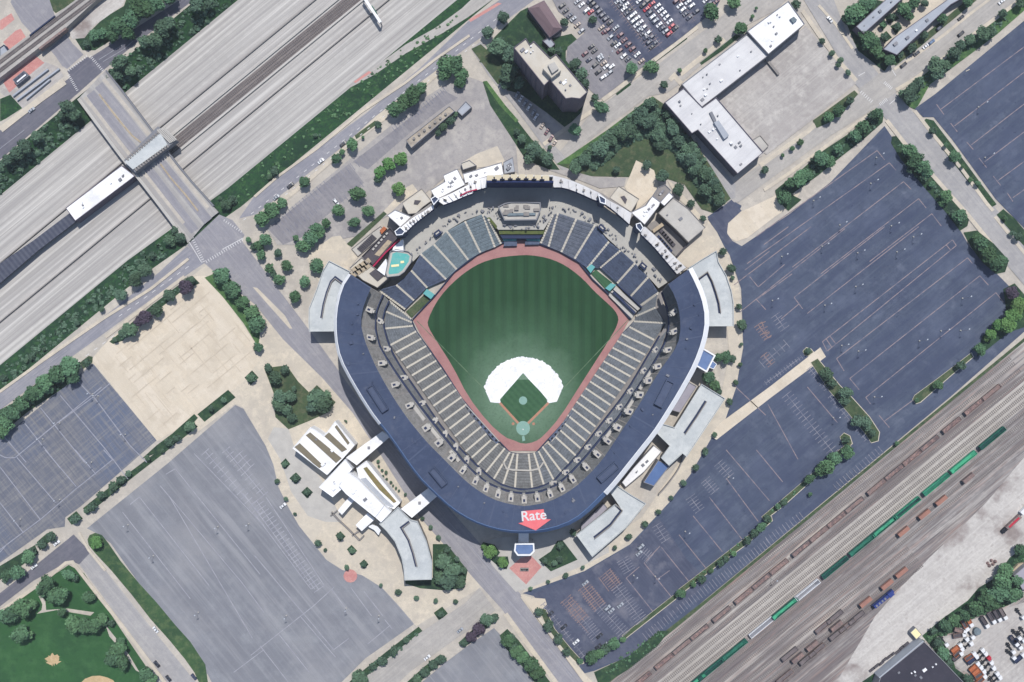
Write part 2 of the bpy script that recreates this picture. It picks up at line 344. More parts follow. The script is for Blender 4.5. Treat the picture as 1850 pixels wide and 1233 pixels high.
def drape(name, px, m, off=.06):       # a sheet that follows the sides of the cutting
    import bmesh
    bm = bmesh.new(); bm.faces.new([bm.verts.new((x, y, 0)) for x, y in px])
    for t in (225, 273, 510, 524, 530, 540, 548, 556, 565):
        n = Vector((.635, .773, 0)); bmesh.ops.bisect_plane(bm, geom=bm.verts[:]+bm.edges[:]+bm.faces[:], plane_co=n*t/(n.length**2), plane_no=n)
    for v in bm.verts: h = trench((v.co.x, v.co.y))+off; v.co = W((v.co.x, v.co.y), h)
    for f in bm.faces:
        f.normal_update()
        if f.normal.z < 0: f.normal_flip()
    me = bpy.data.meshes.new(name); bm.to_mesh(me); me.materials.append(MATS[m]); o = bpy.data.objects.new(name, me); COL.objects.link(o); o['kind'] = 'structure'
# ---- far north-west corner
flat('plaza', z('T4', '0 620 180 480 330 560 560 650 620 740 220 1060 0 900'), 'concrete_lot')
flat('red_paving', z('T4', '30 800 140 640 330 530 430 610 330 690 90 900'), 'red_brick')
flat('red_paving', z('T4', '30 410 150 300 200 280 250 360 90 480'), 'red_brick')
flat('red_paving', z('T4', '0 200 110 130 140 190 20 290 0 290'), 'red_brick')
flat('grass', z('T4', '0 960 100 920 215 1050 60 1150 0 1180'), 'embankment_grass')
flat('verge', z('T4', '690 320 850 330 1000 180 1200 60 1250 -80 1394 -160 1640 -60 1394 160 1180 330 920 490 800 490'), 'grass')
flat('gravel', z('T4', '640 280 800 130 940 -60 1250 -80 1180 60 900 260 820 370 700 380'), 'gravel')
flat('grass', z('T4', '400 0 420 -60 900 -160 760 0 540 130'), 'grass_olive')
# frontage street above the expressway
flat('street', z('P', '-300 450 0 236 60 193 119 146 143 128 165 103 250 48 325 0 470 -110 505 -95 345 4 240 83 191 124 143 167 70 230 0 289 -270 500'), 'street_dark')
flat('intersection', z('T4', '650 690 850 550 1010 680 760 890'), 'street_dark')
flat('street', z('T4', '480 480 640 330 700 420 810 530 650 670 600 640 540 550'), 'street')
flat('street', z('T4', '100 20 230 -170 440 -120 530 150 310 330 210 220'), 'street')
# lower frontage street, on the ballpark side
flat('street', z('P', '-400 1010 -300 930 0 706 100 636 204 560 290 490 338 445 372 474 345 492 240 565 130 645 0 741 -350 1010'), 'street_along')
flat('street', z('P', '432 395 460 354 560 279 660 206 760 122 845 40 903 0 1010 -90 1060 -70 930 26 862 73 787 128 700 202 600 280 520 343 462 388'), 'street_along')
flat('red_paving', z('Z2', '1135 105 1290 15 1310 20 1145 118'), 'red_brick')
drape('ramp_road', z('Z2', '480 480 640 395 800 285 1000 175 1135 90 1330 -50 1250 -100 1100 45 960 148 800 238 620 368 520 440'), 'street_pale')
drape('red_paving', z('Z2', '525 435 605 378 620 385 535 442'), 'red_brick', .12)
# 35th street approach
flat('intersection', z('P', '338 443 396 388 420 398 442 425 436 436 372 478 360 470'), 'street')
flat('street', z('P', '372 478 436 434 460 466 562 601 606 662 671 754 770 872 862 976 940 1073 1063 1231 1180 1390 1110 1390 1002 1233 906 1100 862 1052 756 932 690 826 637 746 583 684 511 613 460 550 420 520'), 'street')
flat('median', z('Z6', '-10 320 15 325 160 470 200 540 185 540 60 400'), 'plaza')
# plaza west of the ballpark
flat('plaza', z('P', '372 480 420 520 460 550 511 613 583 684 637 746 690 826 756 932 862 1052 868 1062 752 1132 742 1120 716 1090 690 1062 655 1040 618 1030 590 1012 540 950 520 915 503 880 494 840 480 805 440 737 425 730 345 790 283 797 160 655 180 632 200 610'), 'plaza')
flat('parking_lot', z('P', '166 650 200 611 240 585 345 500 372 499 400 530 462 622 470 650 440 690 360 752 283 797'), 'pale_lot')
flat('concrete', z('T1', '-20 120 80 130 120 260 300 470 420 700 440 760 330 760 210 720 100 560 20 330 -60 200'), 'concrete')
# west lots
flat('parking_lot', z('P', '-260 940 0 788 30 770 100 712 168 657 283 796 145 916 118 935 117 952 85 957 0 1017 -240 1190'), 'worn_lot')
flat('parking_lot', z('P', '157 955 300 840 425 732 440 739 480 806 494 840 503 880 520 915 540 950 590 1012 618 1030 655 1040 690 1062 716 1090 742 1120 748 1128 660 1190 590 1260 470 1390 430 1330 376 1220 290 1110 200 982 180 967'), 'grey_lot')
flat('street', z('P', '-200 1240 0 1072 60 1025 133 966 164 998 143 1020 126 1013 60 1050 0 1096 -170 1230'), 'street_dark')
flat('street', z('P', '143 1020 164 998 190 1030 260 1118 345 1222 430 1330 350 1330 290 1233 220 1125'), 'street_pale_across')
flat('park', z('P', '-200 1255 0 1105 124 1021 152 1036 220 1140 295 1250 370 1380 -300 1400'), 'park_grass')
flat('path', z('Z9', '195 870 300 850 330 855 480 880 500 862 360 842 245 850 240 800 215 765 205 775 225 820 220 850'), 'pavement')
rb = random.Random(8); flat('bare_dirt', [(96+rb.uniform(9, 17)*math.cos(R(i*9)), 1192+rb.uniform(6, 13)*math.sin(R(i*9))) for i in range(40)], 'bare_dirt')
flat('infield', z('Z9', '425 1240 450 1215 490 1200 530 1198 570 1208 600 1222 620 1250 620 1400 420 1400'), 'bare_dirt')
flat('path', z('Z9', '560 930 600 980 680 1080 740 1180 720 1170 660 1080 580 990'), 'pavement')
flat('verge', z('P', '158 975 162 967 172 963 184 967 196 982 218 1014 252 1055 283 1089 317 1130 344 1160 371 1201 376 1236 420 1310 395 1310 351 1215 334 1191 306 1157 272 1119 238 1075 201 1031 172 1000 160 985'), 'verge_grass')
for q in ('Z9 440 310 500 262 560 215 700 110 820 20 880 -55 940 -110 1030 -190 1050 -170 960 -60 880 10 700 150 560 265 460 345', 'Z9 355 365 405 325 440 365 380 398', 'Z5 1047 995 1210 865 1250 905 1085 1035',
          'Z5 1010 1025 1050 1060 960 1130 880 1180 750 1233 830 1160', 'Z9 240 450 275 432 300 455 250 500 210 535 195 490', 'Z9 -40 640 60 580 185 505 205 550 100 625 -60 730'):
    t_, s_ = q.split(' ', 1); flat('planting_bed', z(t_, s_), 'grass')
flat('verge', z('Z5', '-80 1010 20 960 80 930 250 780 380 700 430 720 410 800 300 880 150 980 0 1105 -80 1150'), 'grass')
flat('verge', z('Z5', '425 720 470 685 492 690 490 720 440 755'), 'grass_olive')
flat('verge', z('Z5', '580 610 640 560 800 420 960 300 1020 260 1060 300 960 345 840 440 720 545 650 605 600 622'), 'grass')
flat('verge', z('Z5', '1085 270 1180 230 1240 300 1330 440 1380 560 1370 640 1290 510 1180 370'), 'grass_bright')
for q in ('1297 800 1337 762 1372 800 1330 840',): flat('planting_bed', z('Z5', q), 'grass')
# grove west of the ballpark
flat('planting_bed', z('Z6', '50 750 170 735 230 820 290 880 330 840 430 930 390 985 290 1030 180 1075 110 1010 100 880'), 'grass_olive')
for q in ('T1 25 365 60 330 92 370 55 405', 'T1 85 465 130 425 168 465 128 505', 'T1 165 560 205 522 245 560 205 602', 'T1 395 850 430 822 465 858 428 893', 'T1 473 945 505 915 543 955 507 988', 'T1 557 1042 590 1012 620 1047 588 1078', 'Z10 950 865 995 832 1025 868 980 908'):
    t_, s_ = q.split(' ', 1); flat('planting_bed', z(t_, s_), 'grass')
flat('red_paving', [(633+12.5*math.cos(a*.524), 1041+12*math.sin(a*.524)) for a in range(12)], 'red_brick')
flat('planting_bed', z('Z10', '945 500 1020 500 1090 590 1130 640 1110 735 1000 745 880 735 800 710 800 690 945 680'), 'grass')
# streets and lots south
flat('verge', z('Z10', '440 1290 520 1215 700 1070 870 938 898 970 700 1125 560 1240 480 1300'), 'grass')
flat('street', z('P', '866 1062 895 1102 880 1118 830 1150 740 1215 660 1290 600 1310 640 1240 752 1148 840 1090'), 'street_pale')
flat('parking_lot', z('Z10', '1130 1040 1270 945 1340 1020 1440 1180 1530 1330 700 1500 820 1290 1010 1130'), 'grey_lot')
flat('verge', z('Z10', '1300 985 1340 950 1400 1010 1490 1130 1620 1300 1560 1330 1420 1150 1320 1040'), 'grass')
flat('verge', z('Z10', '800 1240 900 1150 985 1085 1020 1110 930 1180 860 1250'), 'grass')
flat('verge', z('Z10', '1080 1025 1150 960 1230 880 1290 870 1295 895 1240 940 1150 1020 1110 1048'), 'grass')
# ---- right-hand parking lots
flat('plaza', z('P', '1335 520 1342 628 1330 700 1310 760 1288 787 1247 858 1209 908 1138 984 1056 1032 944 1072 975 1000 1060 1000 1160 935 1230 830 1300 730 1318 640 1300 460 1240 480 1290 420 1318 461'), 'plaza')
# ---- south forecourt
flat('forecourt', z('T2', '380 1030 300 860 400 820 560 800 720 790 860 770 1010 700 1030 790 1140 960 1276 880 1276 930 1100 1020 700 1190 560 1233'), 'concrete')
flat('red_paving', z('T2', '510 1050 600 970 680 955 760 1040 640 1175'), 'red_brick')
flat('planting_bed', z('T2', '735 985 830 920 880 840 920 835 1035 985 830 1075'), 'grass')
flat('planting_bed', z('T2', '290 890 310 850 400 870 440 930 420 960 500 960 510 1010 490 1060 430 1040 350 970'), 'grass')
flat('parking_lot', z('P', '1278 392 1322 362 1340 372 1313 430 1340 445 1425 388 1500 330 1598 228 1640 290 1731 410 1752 446 1816 510 1850 545 1950 640 1850 600 1720 715 1584 828 1476 917 1390 988 1230 1120 1150 1180 1075 1212 1056 1217 1000 1140 976 1096 975 1080 944 1072 1056 1032 1138 984 1209 908 1247 858 1288 787 1310 760 1330 700 1343 628 1339 522 1318 461 1291 417'), 'dark_lot')
flat('parking_lot', z('P', '962 1074 1056 1034 1138 986 1190 935 1240 1010 1280 1050 1150 1180 1075 1208 1057 1212 1000 1140 978 1096'), 'dark_lot_violet')
flat('parking_lot', z('P', '1652 197 1690 170 1850 38 2200 -240 2450 40 2000 560 1850 412 1799 360 1720 252 1687 212 1668 212'), 'dark_lot')
flat('walk', z('P', '1311 402 1330 385 1350 378 1430 340 1445 350 1430 372 1400 392 1350 430 1330 437 1315 428'), 'pale_lot')
flat('walk', z('Z7', '1120 1040 1380 850 1650 640 1680 690 1390 905 1100 1130 1060 1110'), 'pale_lot')
flat('street', z('P', '1440 -20 1495 -30 1530 60 1600 150 1668 222 1740 310 1812 392 1850 440 1990 610 1960 640 1850 515 1760 410 1690 320 1600 215 1543 150'), 'street_pale_across')
flat('street', z('P', '1000 288 1070 203 1158 138 1228 88 1290 42 1370 -30 1460 -110 1500 -80 1400 20 1345 48 1228 152 1205 168 1172 174 1100 226 1030 282 1012 296'), 'street_pale')
flat('street', z('P', '1285 365 1322 335 1400 278 1470 225 1545 166 1572 146 1620 108 1710 45 1780 0 1880 -70 1920 -50 1850 6 1770 62 1640 150 1590 190 1500 246 1400 318 1335 366'), 'street_pale')
flat('service_lane', z('Z3', '985 735 1010 700 1100 850 1200 980 1200 1050 1175 1060 1050 850'), 'street_pale_across')
flat('service_lot', z('Z2', '60 1210 500 850 900 520 1030 440 1140 410 1220 440 1260 560 1380 700 1400 920 1300 880 1060 900 940 1000 820 1090 640 1180 560 1250 300 1300 120 1300'), 'service_lot')
flat('parking_lot', z('Z2', '70 1215 300 1030 500 870 580 970 500 1040 400 1130 250 1260 150 1300'), 'asphalt_stalls')
flat('service_lot', z('Z2', '520 860 780 660 1000 480 1080 520 1000 570 830 700 600 900'), 'asphalt_stalls')
flat('plaza', z('S1', '500 490 720 260 780 230 830 300 680 400 540 530'), 'plaza'); flat('plaza', z('S1', '-260 920 0 740 80 730 250 940 160 1060 -120 1200'), 'plaza')
flat('verge', z('S1', '140 810 500 495 530 520 190 840'), 'grass_olive')
flat('plaza', z('S1', '1260 20 1394 -60 1600 -140 1700 60 1500 60 1280 90'), 'plaza')
flat('walk', z('Z2', '640 620 860 450 1000 350 1010 370 860 500 700 630 480 800 300 960 60 1150 30 1140 280 950'), 'plaza')
flat('verge', z('Z2', '530 720 640 640 650 660 540 740'), 'grass_olive')
flat('alley', z('Z2', '1150 260 1200 220 1380 500 1560 740 1690 880 1690 930 1640 920 1380 570 1240 400'), 'street_pale_across')
flat('verge', z('Z2', '1210 435 1230 430 1400 650 1470 740 1540 800 1640 930 1560 900 1440 850 1250 560'), 'grass')
flat('verge', z('Z2', '1212 433 1232 430 1330 560 1400 640 1385 650 1300 560'), 'grass_bright')
flat('garden', z('Z3', '-80 200 60 60 100 40 200 210 330 180 360 210 300 270 300 310 420 480 380 600 300 680 200 600 0 500 -90 350 -160 330'), 'grass')
flat('lawn', z('Z2', '1150 260 1200 235 1300 330 1340 420 1290 450'), 'grass_olive')
flat('parking_lot', z('Z3', '-10 480 60 500 200 600 290 690 200 770 120 680 20 560'), 'service_lot')
flat('parking_lot', z('Z3', '200 -60 260 60 400 175 310 250 300 320 430 480 480 530 740 330 700 300 560 120 440 -60'), 'asphalt_stalls')
flat('parking_lot', z('Z3', '400 -20 470 110 600 280 720 345 760 310 900 210 1010 120 1100 40 1150 -60 400 -100'), 'dark_lot_violet')
flat('verge', z('Z3', '775 312 935 195 945 206 780 328'), 'grass')
flat('verge', z('Z3', '565 498 640 440 648 450 572 508'), 'grass')
flat('verge', z('Z3', '1010 335 1120 250 1200 185 1230 190 1130 270 1020 345'), 'grass')
flat('grove', z('Z3', '250 872 330 820 520 690 760 512 830 560 960 720 1080 900 1175 1055 1080 1130 1020 1110 930 980 840 950 640 940 420 935'), 'grass_olive')
flat('verge', z('Z3', '250 872 330 820 520 690 700 555 760 512 780 530 700 580 540 700 330 870'), 'grass_bright')
flat('track', z('Z3', '200 900 320 905 450 940 620 945 610 990 480 1000 380 960'), 'service_lot')
flat('plaza', z('S3', '340 240 400 100 440 0 480 20 600 90 640 220 640 260 590 320 470 420 440 440'), 'pale_lot')
flat('plaza', z('S3', '790 880 900 720 1060 600 1080 530 1160 640 1280 880 1381 1233 1290 1233 1240 1010 1120 830 900 960'), 'plaza')
flat('walk', z('S3', '720 180 760 200 1060 540 1050 600 880 400 800 330'), 'plaza')
flat('driveway', z('S3', '1080 525 1290 350 1381 450 1260 560 1250 650 1300 720 1240 760 1170 650'), 'dark_lot_violet')
flat('concrete_lot', z('P', '1277 193 1390 104 1455 47 1548 150 1470 215 1385 280 1300 215'), 'concrete_lot')
flat('parking_lot', z('Z4', '-20 700 40 760 -10 830 -100 880 -150 800'), 'concrete_lot')
flat('courtyard', z('Z4', '570 180 720 10 900 -60 960 20 740 180 640 260'), 'plaza')
for q in ('640 90 690 70 720 100 660 130', '670 140 710 120 735 150 700 185', '610 130 640 105 655 135 630 165', '620 190 650 165 680 200 640 230', '710 60 740 30 780 60 740 100'): flat('planting_bed', z('Z4', q), 'grass')
flat('verge', z('Z4', '440 130 560 20 600 0 640 10 500 150 640 260 660 350 640 380 500 270'), 'grass')
flat('verge', z('Z4', '640 300 700 300 760 250 860 180 960 100 1100 -20 1130 0 960 140 840 240 700 350'), 'grass_olive')
flat('verge', z('Z4', '715 500 780 450 900 340 1100 200 1270 80 1400 -40 1560 -160 1580 -120 1400 40 1240 180 1040 330 880 450 820 560 800 580 760 560'), 'grass_bright')
flat('verge', z('Z4', '60 1020 180 920 300 810 480 690 570 600 635 610 630 650 540 730 400 840 290 930 150 1030 80 1040'), 'grass')
flat('verge', z('Z4', '60 1010 110 970 160 1040 200 1060 130 1120 70 1060'), 'grass')
flat('verge', z('Z4', '675 760 680 725 720 720 790 800 880 900 1000 1050 1090 1160 1080 1200 1040 1225 960 1120 830 970 730 850'), 'grass')
flat('verge', z('Z4', '840 650 860 630 900 640 960 720 1060 850 1170 1000 1235 1085 1200 1105 1080 960 900 730'), 'grass')
flat('verge', z('Z4', '1235 1140 1270 1110 1330 1160 1390 1230 1500 1370 1440 1370 1330 1250'), 'grass')
flat('verge', z('Z4', '260 640 330 590 480 480 500 500 440 570 350 650 280 680'), 'grass_olive')
flat('verge', z('Z8', '1060 30 1130 20 1220 90 1300 180 1280 240 1230 250 1160 190 1100 110'), 'grass')
flat('verge', z('Z8', '1270 330 1330 300 1400 380 1500 430 1420 520 1300 560 1200 640 1130 690 1160 580 1290 470'), 'grass')
def island(px, m='grass', rim=True):
    o = flat('planting_bed', px, m)
    return o
for q in ('Z8 208 660 225 642 250 650 262 665 235 685 215 680', 'Z8 250 720 285 700 400 840 470 910 560 1010 612 1090 605 1135 570 1145 540 1100 450 990 340 860', 'Z8 405 1115 425 1095 455 1110 468 1150 440 1170 415 1150',
          'Z8 790 915 800 895 930 800 1100 670 1110 690 990 790 830 930 805 938', 'Z11 175 840 195 850 240 950 330 1060 395 1130 370 1140 290 1060 200 940 165 860'):
    t_, s_ = q.split(' ', 1); P_ = z(t_, s_); flat('planting_bed', P_, 'grass_olive'); 
    b = MB(); b.ribbon([W(p)[:2] for p in P_], .7, 0, .42, closed=True); b.build('kerb', 'plaza', kind='structure')
for q in ('Z11 600 985 880 765 890 785 610 1005', 'Z11 900 740 1120 570 1250 470 1390 355 1395 375 1260 500 1120 600 910 765', 'Z12 -10 355 90 270 230 150 330 60 450 -40 460 -20 340 90 250 165 100 300 0 375'):
    t_, s_ = q.split(' ', 1); P_ = z(t_, s_); flat('planting_bed', P_, 'grass_olive')
    b = MB(); b.ribbon([W(p)[:2] for p in P_], .6, 0, .42, closed=True); b.build('kerb', 'plaza', kind='structure')
flat('walk', z('Z11', '80 810 130 785 190 790 200 820 170 850 150 870 110 840'), 'pale_lot')
flat('walk', z('P', '944 1075 960 1080 955 1095 975 1125 1030 1195 1063 1231 1063 1245 1000 1160 940 1075'), 'pale_lot')
# ---- rail yard
def stp(tile_pts): return tile_pts
flat('railway_bed', [ST(s, t) for s, t in ((-700, 1650), (1700, 1650), (1700, 2100), (-900, 2100))], 'ballast')
flat('railway_bed', [ST(s, t) for s, t in ((-700, 1706), (1700, 1706), (1700, 1742), (-700, 1742))], 'ballast_pale')
flat('verge', [ST(s, t) for s, t in ((-700, 1640), (60, 1640), (300, 1646), (1700, 1646), (1700, 1651), (-700, 1652))], 'grass_olive')
flat('verge', z('Z11', '450 1180 640 1090 790 960 850 960 780 1050 640 1160 480 1260'), 'grass')
flat('railway_bed', [ST(s, t) for s, t in ((-700, 1836), (500, 1836), (700, 1850), (-700, 1868))], 'ballast_dark')
flat('gravel_yard', z('P', '1470 1260 1516 1225 1581 1114 1615 1075 1680 1007 1734 956 1782 908 1850 827 1990 690 2150 860 1850 1050 1760 1110 1700 1150 1640 1165 1560 1240 1500 1300'), 'gravel')
flat('verge', z('T5', '560 790 760 620 1000 450 1100 330 1250 240 1400 40 1535 -60 1800 -200 1800 -60 1520 100 1400 200 1500 300 1530 420 1380 500 1200 560 1000 640 850 760 700 800 850 1000 880 1100 1080 1240 880 1240 760 1030'), 'embankment_grass')
flat('truck_yard', z('T5', '700 800 850 780 1050 630 1380 520 1535 470 1900 350 2000 1400 1100 1400 1060 1180 880 1080 800 900'), 'concrete_lot')
flat('verge', z('T5', '-20 1233 200 1080 560 820 590 840 180 1150 120 1240'), 'embankment_grass')
# ---- playing field
infield_top = (945, 645)
FW = z('Z7', '640 490') + []
track = z('P', '746 578 785 536 821 492 862 461 906 440 930 434 952 434 974 441 1009 454 1046 475 1070 505 1100 533 1138 577 1123 604 1090 665 1049 725 1010 772 985 800 970 815 920 815 905 800 870 765 835 722 800 665 760 605')
flat('warning_track', track, 'warning_track')
grass = z('P', '772 580 787 548 806 523 828 502 848 487 869 475 898 466 930 462 958 461 988 466 1012 475 1032 487 1055 506 1073 526 1094 545 1111 561 1118 575 1115 588 1107 604 1080 647 1049 695 1012 754 981 789 966 799 945 803 926 795 913 791 882 764 845 716 818 662 787 614 774 592')
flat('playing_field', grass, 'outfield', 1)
arc = [(946+75*math.cos(a), 722-77*math.sin(a)) for a in [R(18+i*(144/90)) for i in range(91)]]
rnd = random.Random(5)
arc = [(x+rnd.uniform(-1.2, 1.2), y+rnd.uniform(-1.2, 1.2)) for x, y in arc]
flat('infield', [(990, 729), (1006, 726)]+arc+[(886, 727), (905, 729), (903, 722), (945, 674), (987, 722)], 'infield_clay')
flat('infield_grass', z('P', '945 675 988 720 989 728 947 768 942 768 904 728 905 720'), 'infield_grass', 1)
for p, q in (((949, 770), (991, 728)), ((941, 770), (903, 728))):
    b = MB(); LAY[0] += .004; b.line(W(p), W(q), 1.5, LAY[0]); b.build('base_path', 'path_clay', kind='structure')
flat('mound', [(945+7.5*math.cos(R(i*24)), 724+7.5*math.sin(R(i*24))) for i in range(15)], 'mound_clay')
flat('home_plate_circle', [(945+12.5*math.cos(R(i*18)), 774+13*math.sin(R(i*18))) for i in range(20)], 'mound_clay')
flat('on_deck_circle', [(927+2.6*math.cos(R(i*30)), 766+2.6*math.sin(R(i*30))) for i in range(12)], 'path_clay')
flat('on_deck_circle', [(964+2.6*math.cos(R(i*30)), 766+2.6*math.sin(R(i*30))) for i in range(12)], 'path_clay')
flat('turf_mark', z('P', '943 789 947 787 949 796 944 798'), 'mound_clay')
b = MB(); LAY[0] += .004
for o_, q in (((1014, 706), (1136, 577)), ((878, 706), (753, 580))): b.line(W(o_), W(q), .4, LAY[0])
b.build('foul_lines', 'foul_chalk', kind='structure')
b = MB(); LAY[0] += .004
for q in ((945, 674), (989, 723), (901, 723), (945, 776)): c = W(q); b.box((c.x, c.y), (.707, .707), .7, .7, LAY[0], LAY[0]+.08)
b.build('bases', 'white_paint', kind='structure')

# ---- painted markings
LAY[0] += .008
def lines(name, m, segs, w=.45, h=None):
    b = MB()
    for i, (p, q) in enumerate(segs): b.line(W(p), W(q), w, max(gz(p), gz(q), gz(((p[0]+q[0])/2, (p[1]+q[1])/2)))+.006+b_off[0]+(i % 40)*.0004)
    b_off[0] += .018
    return b.build(name, m, kind='structure')
b_off = [0.]
def poly(tile, s): P_ = z(tile, s); return list(zip(P_, P_[1:]))
def comb(tile, a, c, n, half, w2=None):      # stall ladder: centre line and ticks either side
    (p, q) = z(tile, a+' '+c); S = [(p, q)]; dx, dy = q[0]-p[0], q[1]-p[1]; L = math.hypot(dx, dy); nx, ny = dy/L, -dx/L
    for i in range(n+1):
        x, y = p[0]+dx*i/n, p[1]+dy*i/n; S.append(((x-nx*half, y-ny*half), (x+nx*half, y+ny*half)))
    return S
def dashes(p, q, n, duty=.4):
    return [((p[0]+(q[0]-p[0])*i/n, p[1]+(q[1]-p[1])*i/n), (p[0]+(q[0]-p[0])*(i+duty)/n, p[1]+(q[1]-p[1])*(i+duty)/n)) for i in range(n)]
S = []
for q in ('-160 310 250 0', '-130 455 430 10', '160 375 640 0', '160 375 205 435', '185 410 90 490', '230 460 820 0', '310 610 1000 70', '335 660 1020 100', '385 700 1080 165 1105 195', '385 700 425 765', '455 805 1145 260 1190 310', '455 805 505 865', '540 905 1230 350 1270 400', '540 905 565 940', '640 1030 790 920', '610 1000 665 1065', '0 95 130 0', '310 610 335 660', '1000 70 1020 100', '330 595 360 640', '350 580 380 620', '965 95 990 125'):
    S += poly('Z8', q)
for q in ('-40 1255 600 800 640 850', '-90 1400 665 865 700 905', '150 1419 740 965 780 1005', '300 1455 820 1055 860 1105', '560 1389 890 1135 940 1200', '915 555 955 610', '940 580 1400 235', '990 655 1025 700', '1010 670 1450 330', '1075 755 1110 795', '1100 770 1500 460', '1140 840 1180 890', '1170 860 1500 610', '1215 935 1255 985', '1240 960 1500 770', '1290 1025 1320 1070', '1320 1050 1560 880'):
    S += poly('Z4', q)
S += poly('Z7', '1250 230 1380 130') + poly('Z7', '1275 265 1320 320 1460 200') + poly('Z7', '1320 380 1500 250') + poly('Z7', '1310 385 1360 440')
for q in ('1150 150 1320 380', '1060 250 1235 475', '975 350 1130 540', '900 450 1045 630', '805 515 950 695', '715 600 860 780', '620 680 760 855', '1150 0 1380 270', '1310 0 1450 170', '715 600 800 510', '620 680 690 620', '780 690 850 640'):
    S += poly('Z11', q)
for q in ('20 940 180 1233', '10 1000 -160 840', '230 850 390 1040'): S += poly('Z8', q)
lines('parking_lines', 'tan_paint', S, .55)
S = comb('T6', '400 500', '560 690', 10, 12.5) + comb('T6', '560 390', '700 570', 10, 13.5) + comb('T6', '750 270', '850 390', 7, 12.5) + comb('Z7', '1320 520', '1370 590', 5, 9) + comb('Z8', '-10 510', '20 590', 3, 7) + comb('Z7', '1350 680', '1390 730', 4, 8)
for a, c in (('365 520', '600 800'), ('440 480', '600 660'), ('520 410', '670 600'), ('610 370', '740 530'), ('690 310', '780 430'), ('790 240', '880 370')): S += poly('T6', a+' '+c)
lines('stall_lines', 'orange_paint', S, .5)
S = comb('T6', '560 690', '680 840', 8, 12) + comb('T6', '700 570', '920 810', 12, 12) + comb('T6', '850 390', '1070 690', 14, 12.5) + comb('T6', '200 540', '560 1000', 16, 5.5) + comb('T6', '900 150', '960 250', 5, 12) + comb('T6', '1070 80', '1140 140', 4, 11)
S += comb('Z11', '780 400', '830 480', 5, 10) + comb('Z11', '960 250', '1010 320', 5, 10) + comb('Z11', '1040 160', '1090 220', 5, 10) + comb('Z11', '1110 70', '1170 140', 5, 10)
S += comb('Z8', '120 890', '370 1200', 17, 11) + comb('Z8', '240 750', '330 860', 8, 6) + comb('Z8', '350 900', '540 1130', 13, 5) + [(x, y) for x, y in comb('Z8', '10 830', '200 690', 13, 4)] + comb('Z8', '60 470', '110 540', 4, 10) + comb('Z8', '-10 730', '120 620', 5, 9)
S += comb('Z11', '720 990', '880 870', 10, 8)[1:] + comb('Z11', '900 850', '1375 490', 30, 8)[1:] + comb('Z12', '20 480', '200 350', 10, 8)[1:] + comb('Z12', '380 200', '620 0', 14, 8)[1:]
lines('stall_lines', 'worn_paint', S, .4)
S = []
for a, c, n in (('1090 10', '1380 340', 14), ('1200 0', '1400 240', 10), ('1270 20', '1330 90', 3)): S += comb('Z9', a, c, n, 9)
for a, c, n in (('10 270', '340 740', 24),): S += comb('Z10', a, c, n, 10)
for q in ('-60 230 320 740', '60 250 370 720', '0 340 300 740', '420 730 310 830 120 980 -20 1090', '410 740 490 850', '580 750 680 880', '510 730 620 880', '720 930 600 1030', '0 560 420 1060 500 1000', '690 900 730 950', '130 980 290 1180', '240 880 430 1100', '30 1040 180 1233'):
    S += poly('Z10', q)
for q in ('930 100 1380 660', '850 190 1280 700 1400 860', '740 250 1110 720', '650 330 1010 790', '1030 20 1400 400', '690 290 740 250', '880 130 930 100', '900 250 1340 1000', '1400 1060 1240 1180'):
    S += poly('Z9', q)
lines('parking_lines', 'pale_paint', S, .5)
S = []
for q in ('410 815 480 890', '320 895 560 1180 680 1340', '215 960 450 1250', '130 1040 320 1280', '20 1110 140 1250', '500 905 690 1160 780 1250', '80 1225 300 1045 500 900 585 830', '-60 1180 30 1225 80 1225', '230 1100 380 980 540 850'): S += poly('Z5', q)
for q in ('-60 20 0 90 215 370', '0 280 125 440', '90 40 295 280', '240 0 405 195', '400 0 510 130', '550 0 600 55', '-60 610 30 510', '0 530 120 440 220 365 400 210 600 50'): S += poly('Z9', q)
lines('parking_lines', 'pale_lot_paint', S, .55)
S = []   # crossings, stop bars, lane dashes
def zebra(tile, a, c, n, half):
    return comb(tile, a, c, n, half)[1:]
S += zebra('Z5', '1015 50', '1080 185', 12, 2.6) + zebra('Z5', '1095 185', '1285 70', 16, 2.8) + zebra('Z1', '365 400', '410 480', 9, 2.2) + zebra('Z1', '480 300', '545 375', 9, 2.4) + zebra('Z1', '365 375', '460 300', 9, 2.)
S += zebra('Z4', '640 440', '675 470', 5, 3) + zebra('Z4', '515 490', '570 540', 6, 3) + zebra('Z4', '615 555', '650 530', 5, 3) + zebra('Z1', '1190 1170', '1280 1230', 8, 2)
S += poly('Z5', '1180 120 1290 60') + poly('Z5', '1000 75 1070 190') + poly('Z4', '500 405 535 385') + poly('Z4', '665 555 695 530') + poly('Z4', '680 375 700 405')
S += dashes((215, 572), (350, 475), 9) + dashes((440, 398), (905, 28), 34, .35) + dashes((475, 385), (880, 62), 30, .3) + dashes((140, 655), (215, 600), 5)
lines('road_markings', 'white_paint', S, .38)
S = poly('Z5', '170 790 355 655') + poly('Z5', '190 790 300 720') + poly('T4', '960 580 1200 430') + poly('T4', '1000 600 1200 480 1290 400') + poly('Z5', '925 235 1010 160') + poly('Z1', '0 790 130 690') + poly('Z11', '0 800 330 1200') + poly('Z10', '1010 360 1390 790') + poly('Z10', '1060 850 1390 780')[:0]
lines('road_markings', 'pale_paint', S, .35)
S = comb('Z2', '120 1190', '380 980', 14, 8)[1:] + comb('Z2', '420 960', '570 850', 6, 8)[1:] + comb('Z2', '160 1240', '340 1100', 9, 6)[1:] + comb('Z2', '440 1080', '570 980', 6, 6)[1:] + comb('Z2', '740 690', '1010 480', 18, 6)[1:]
lines('stall_lines', 'worn_paint', S, .4)
S = []
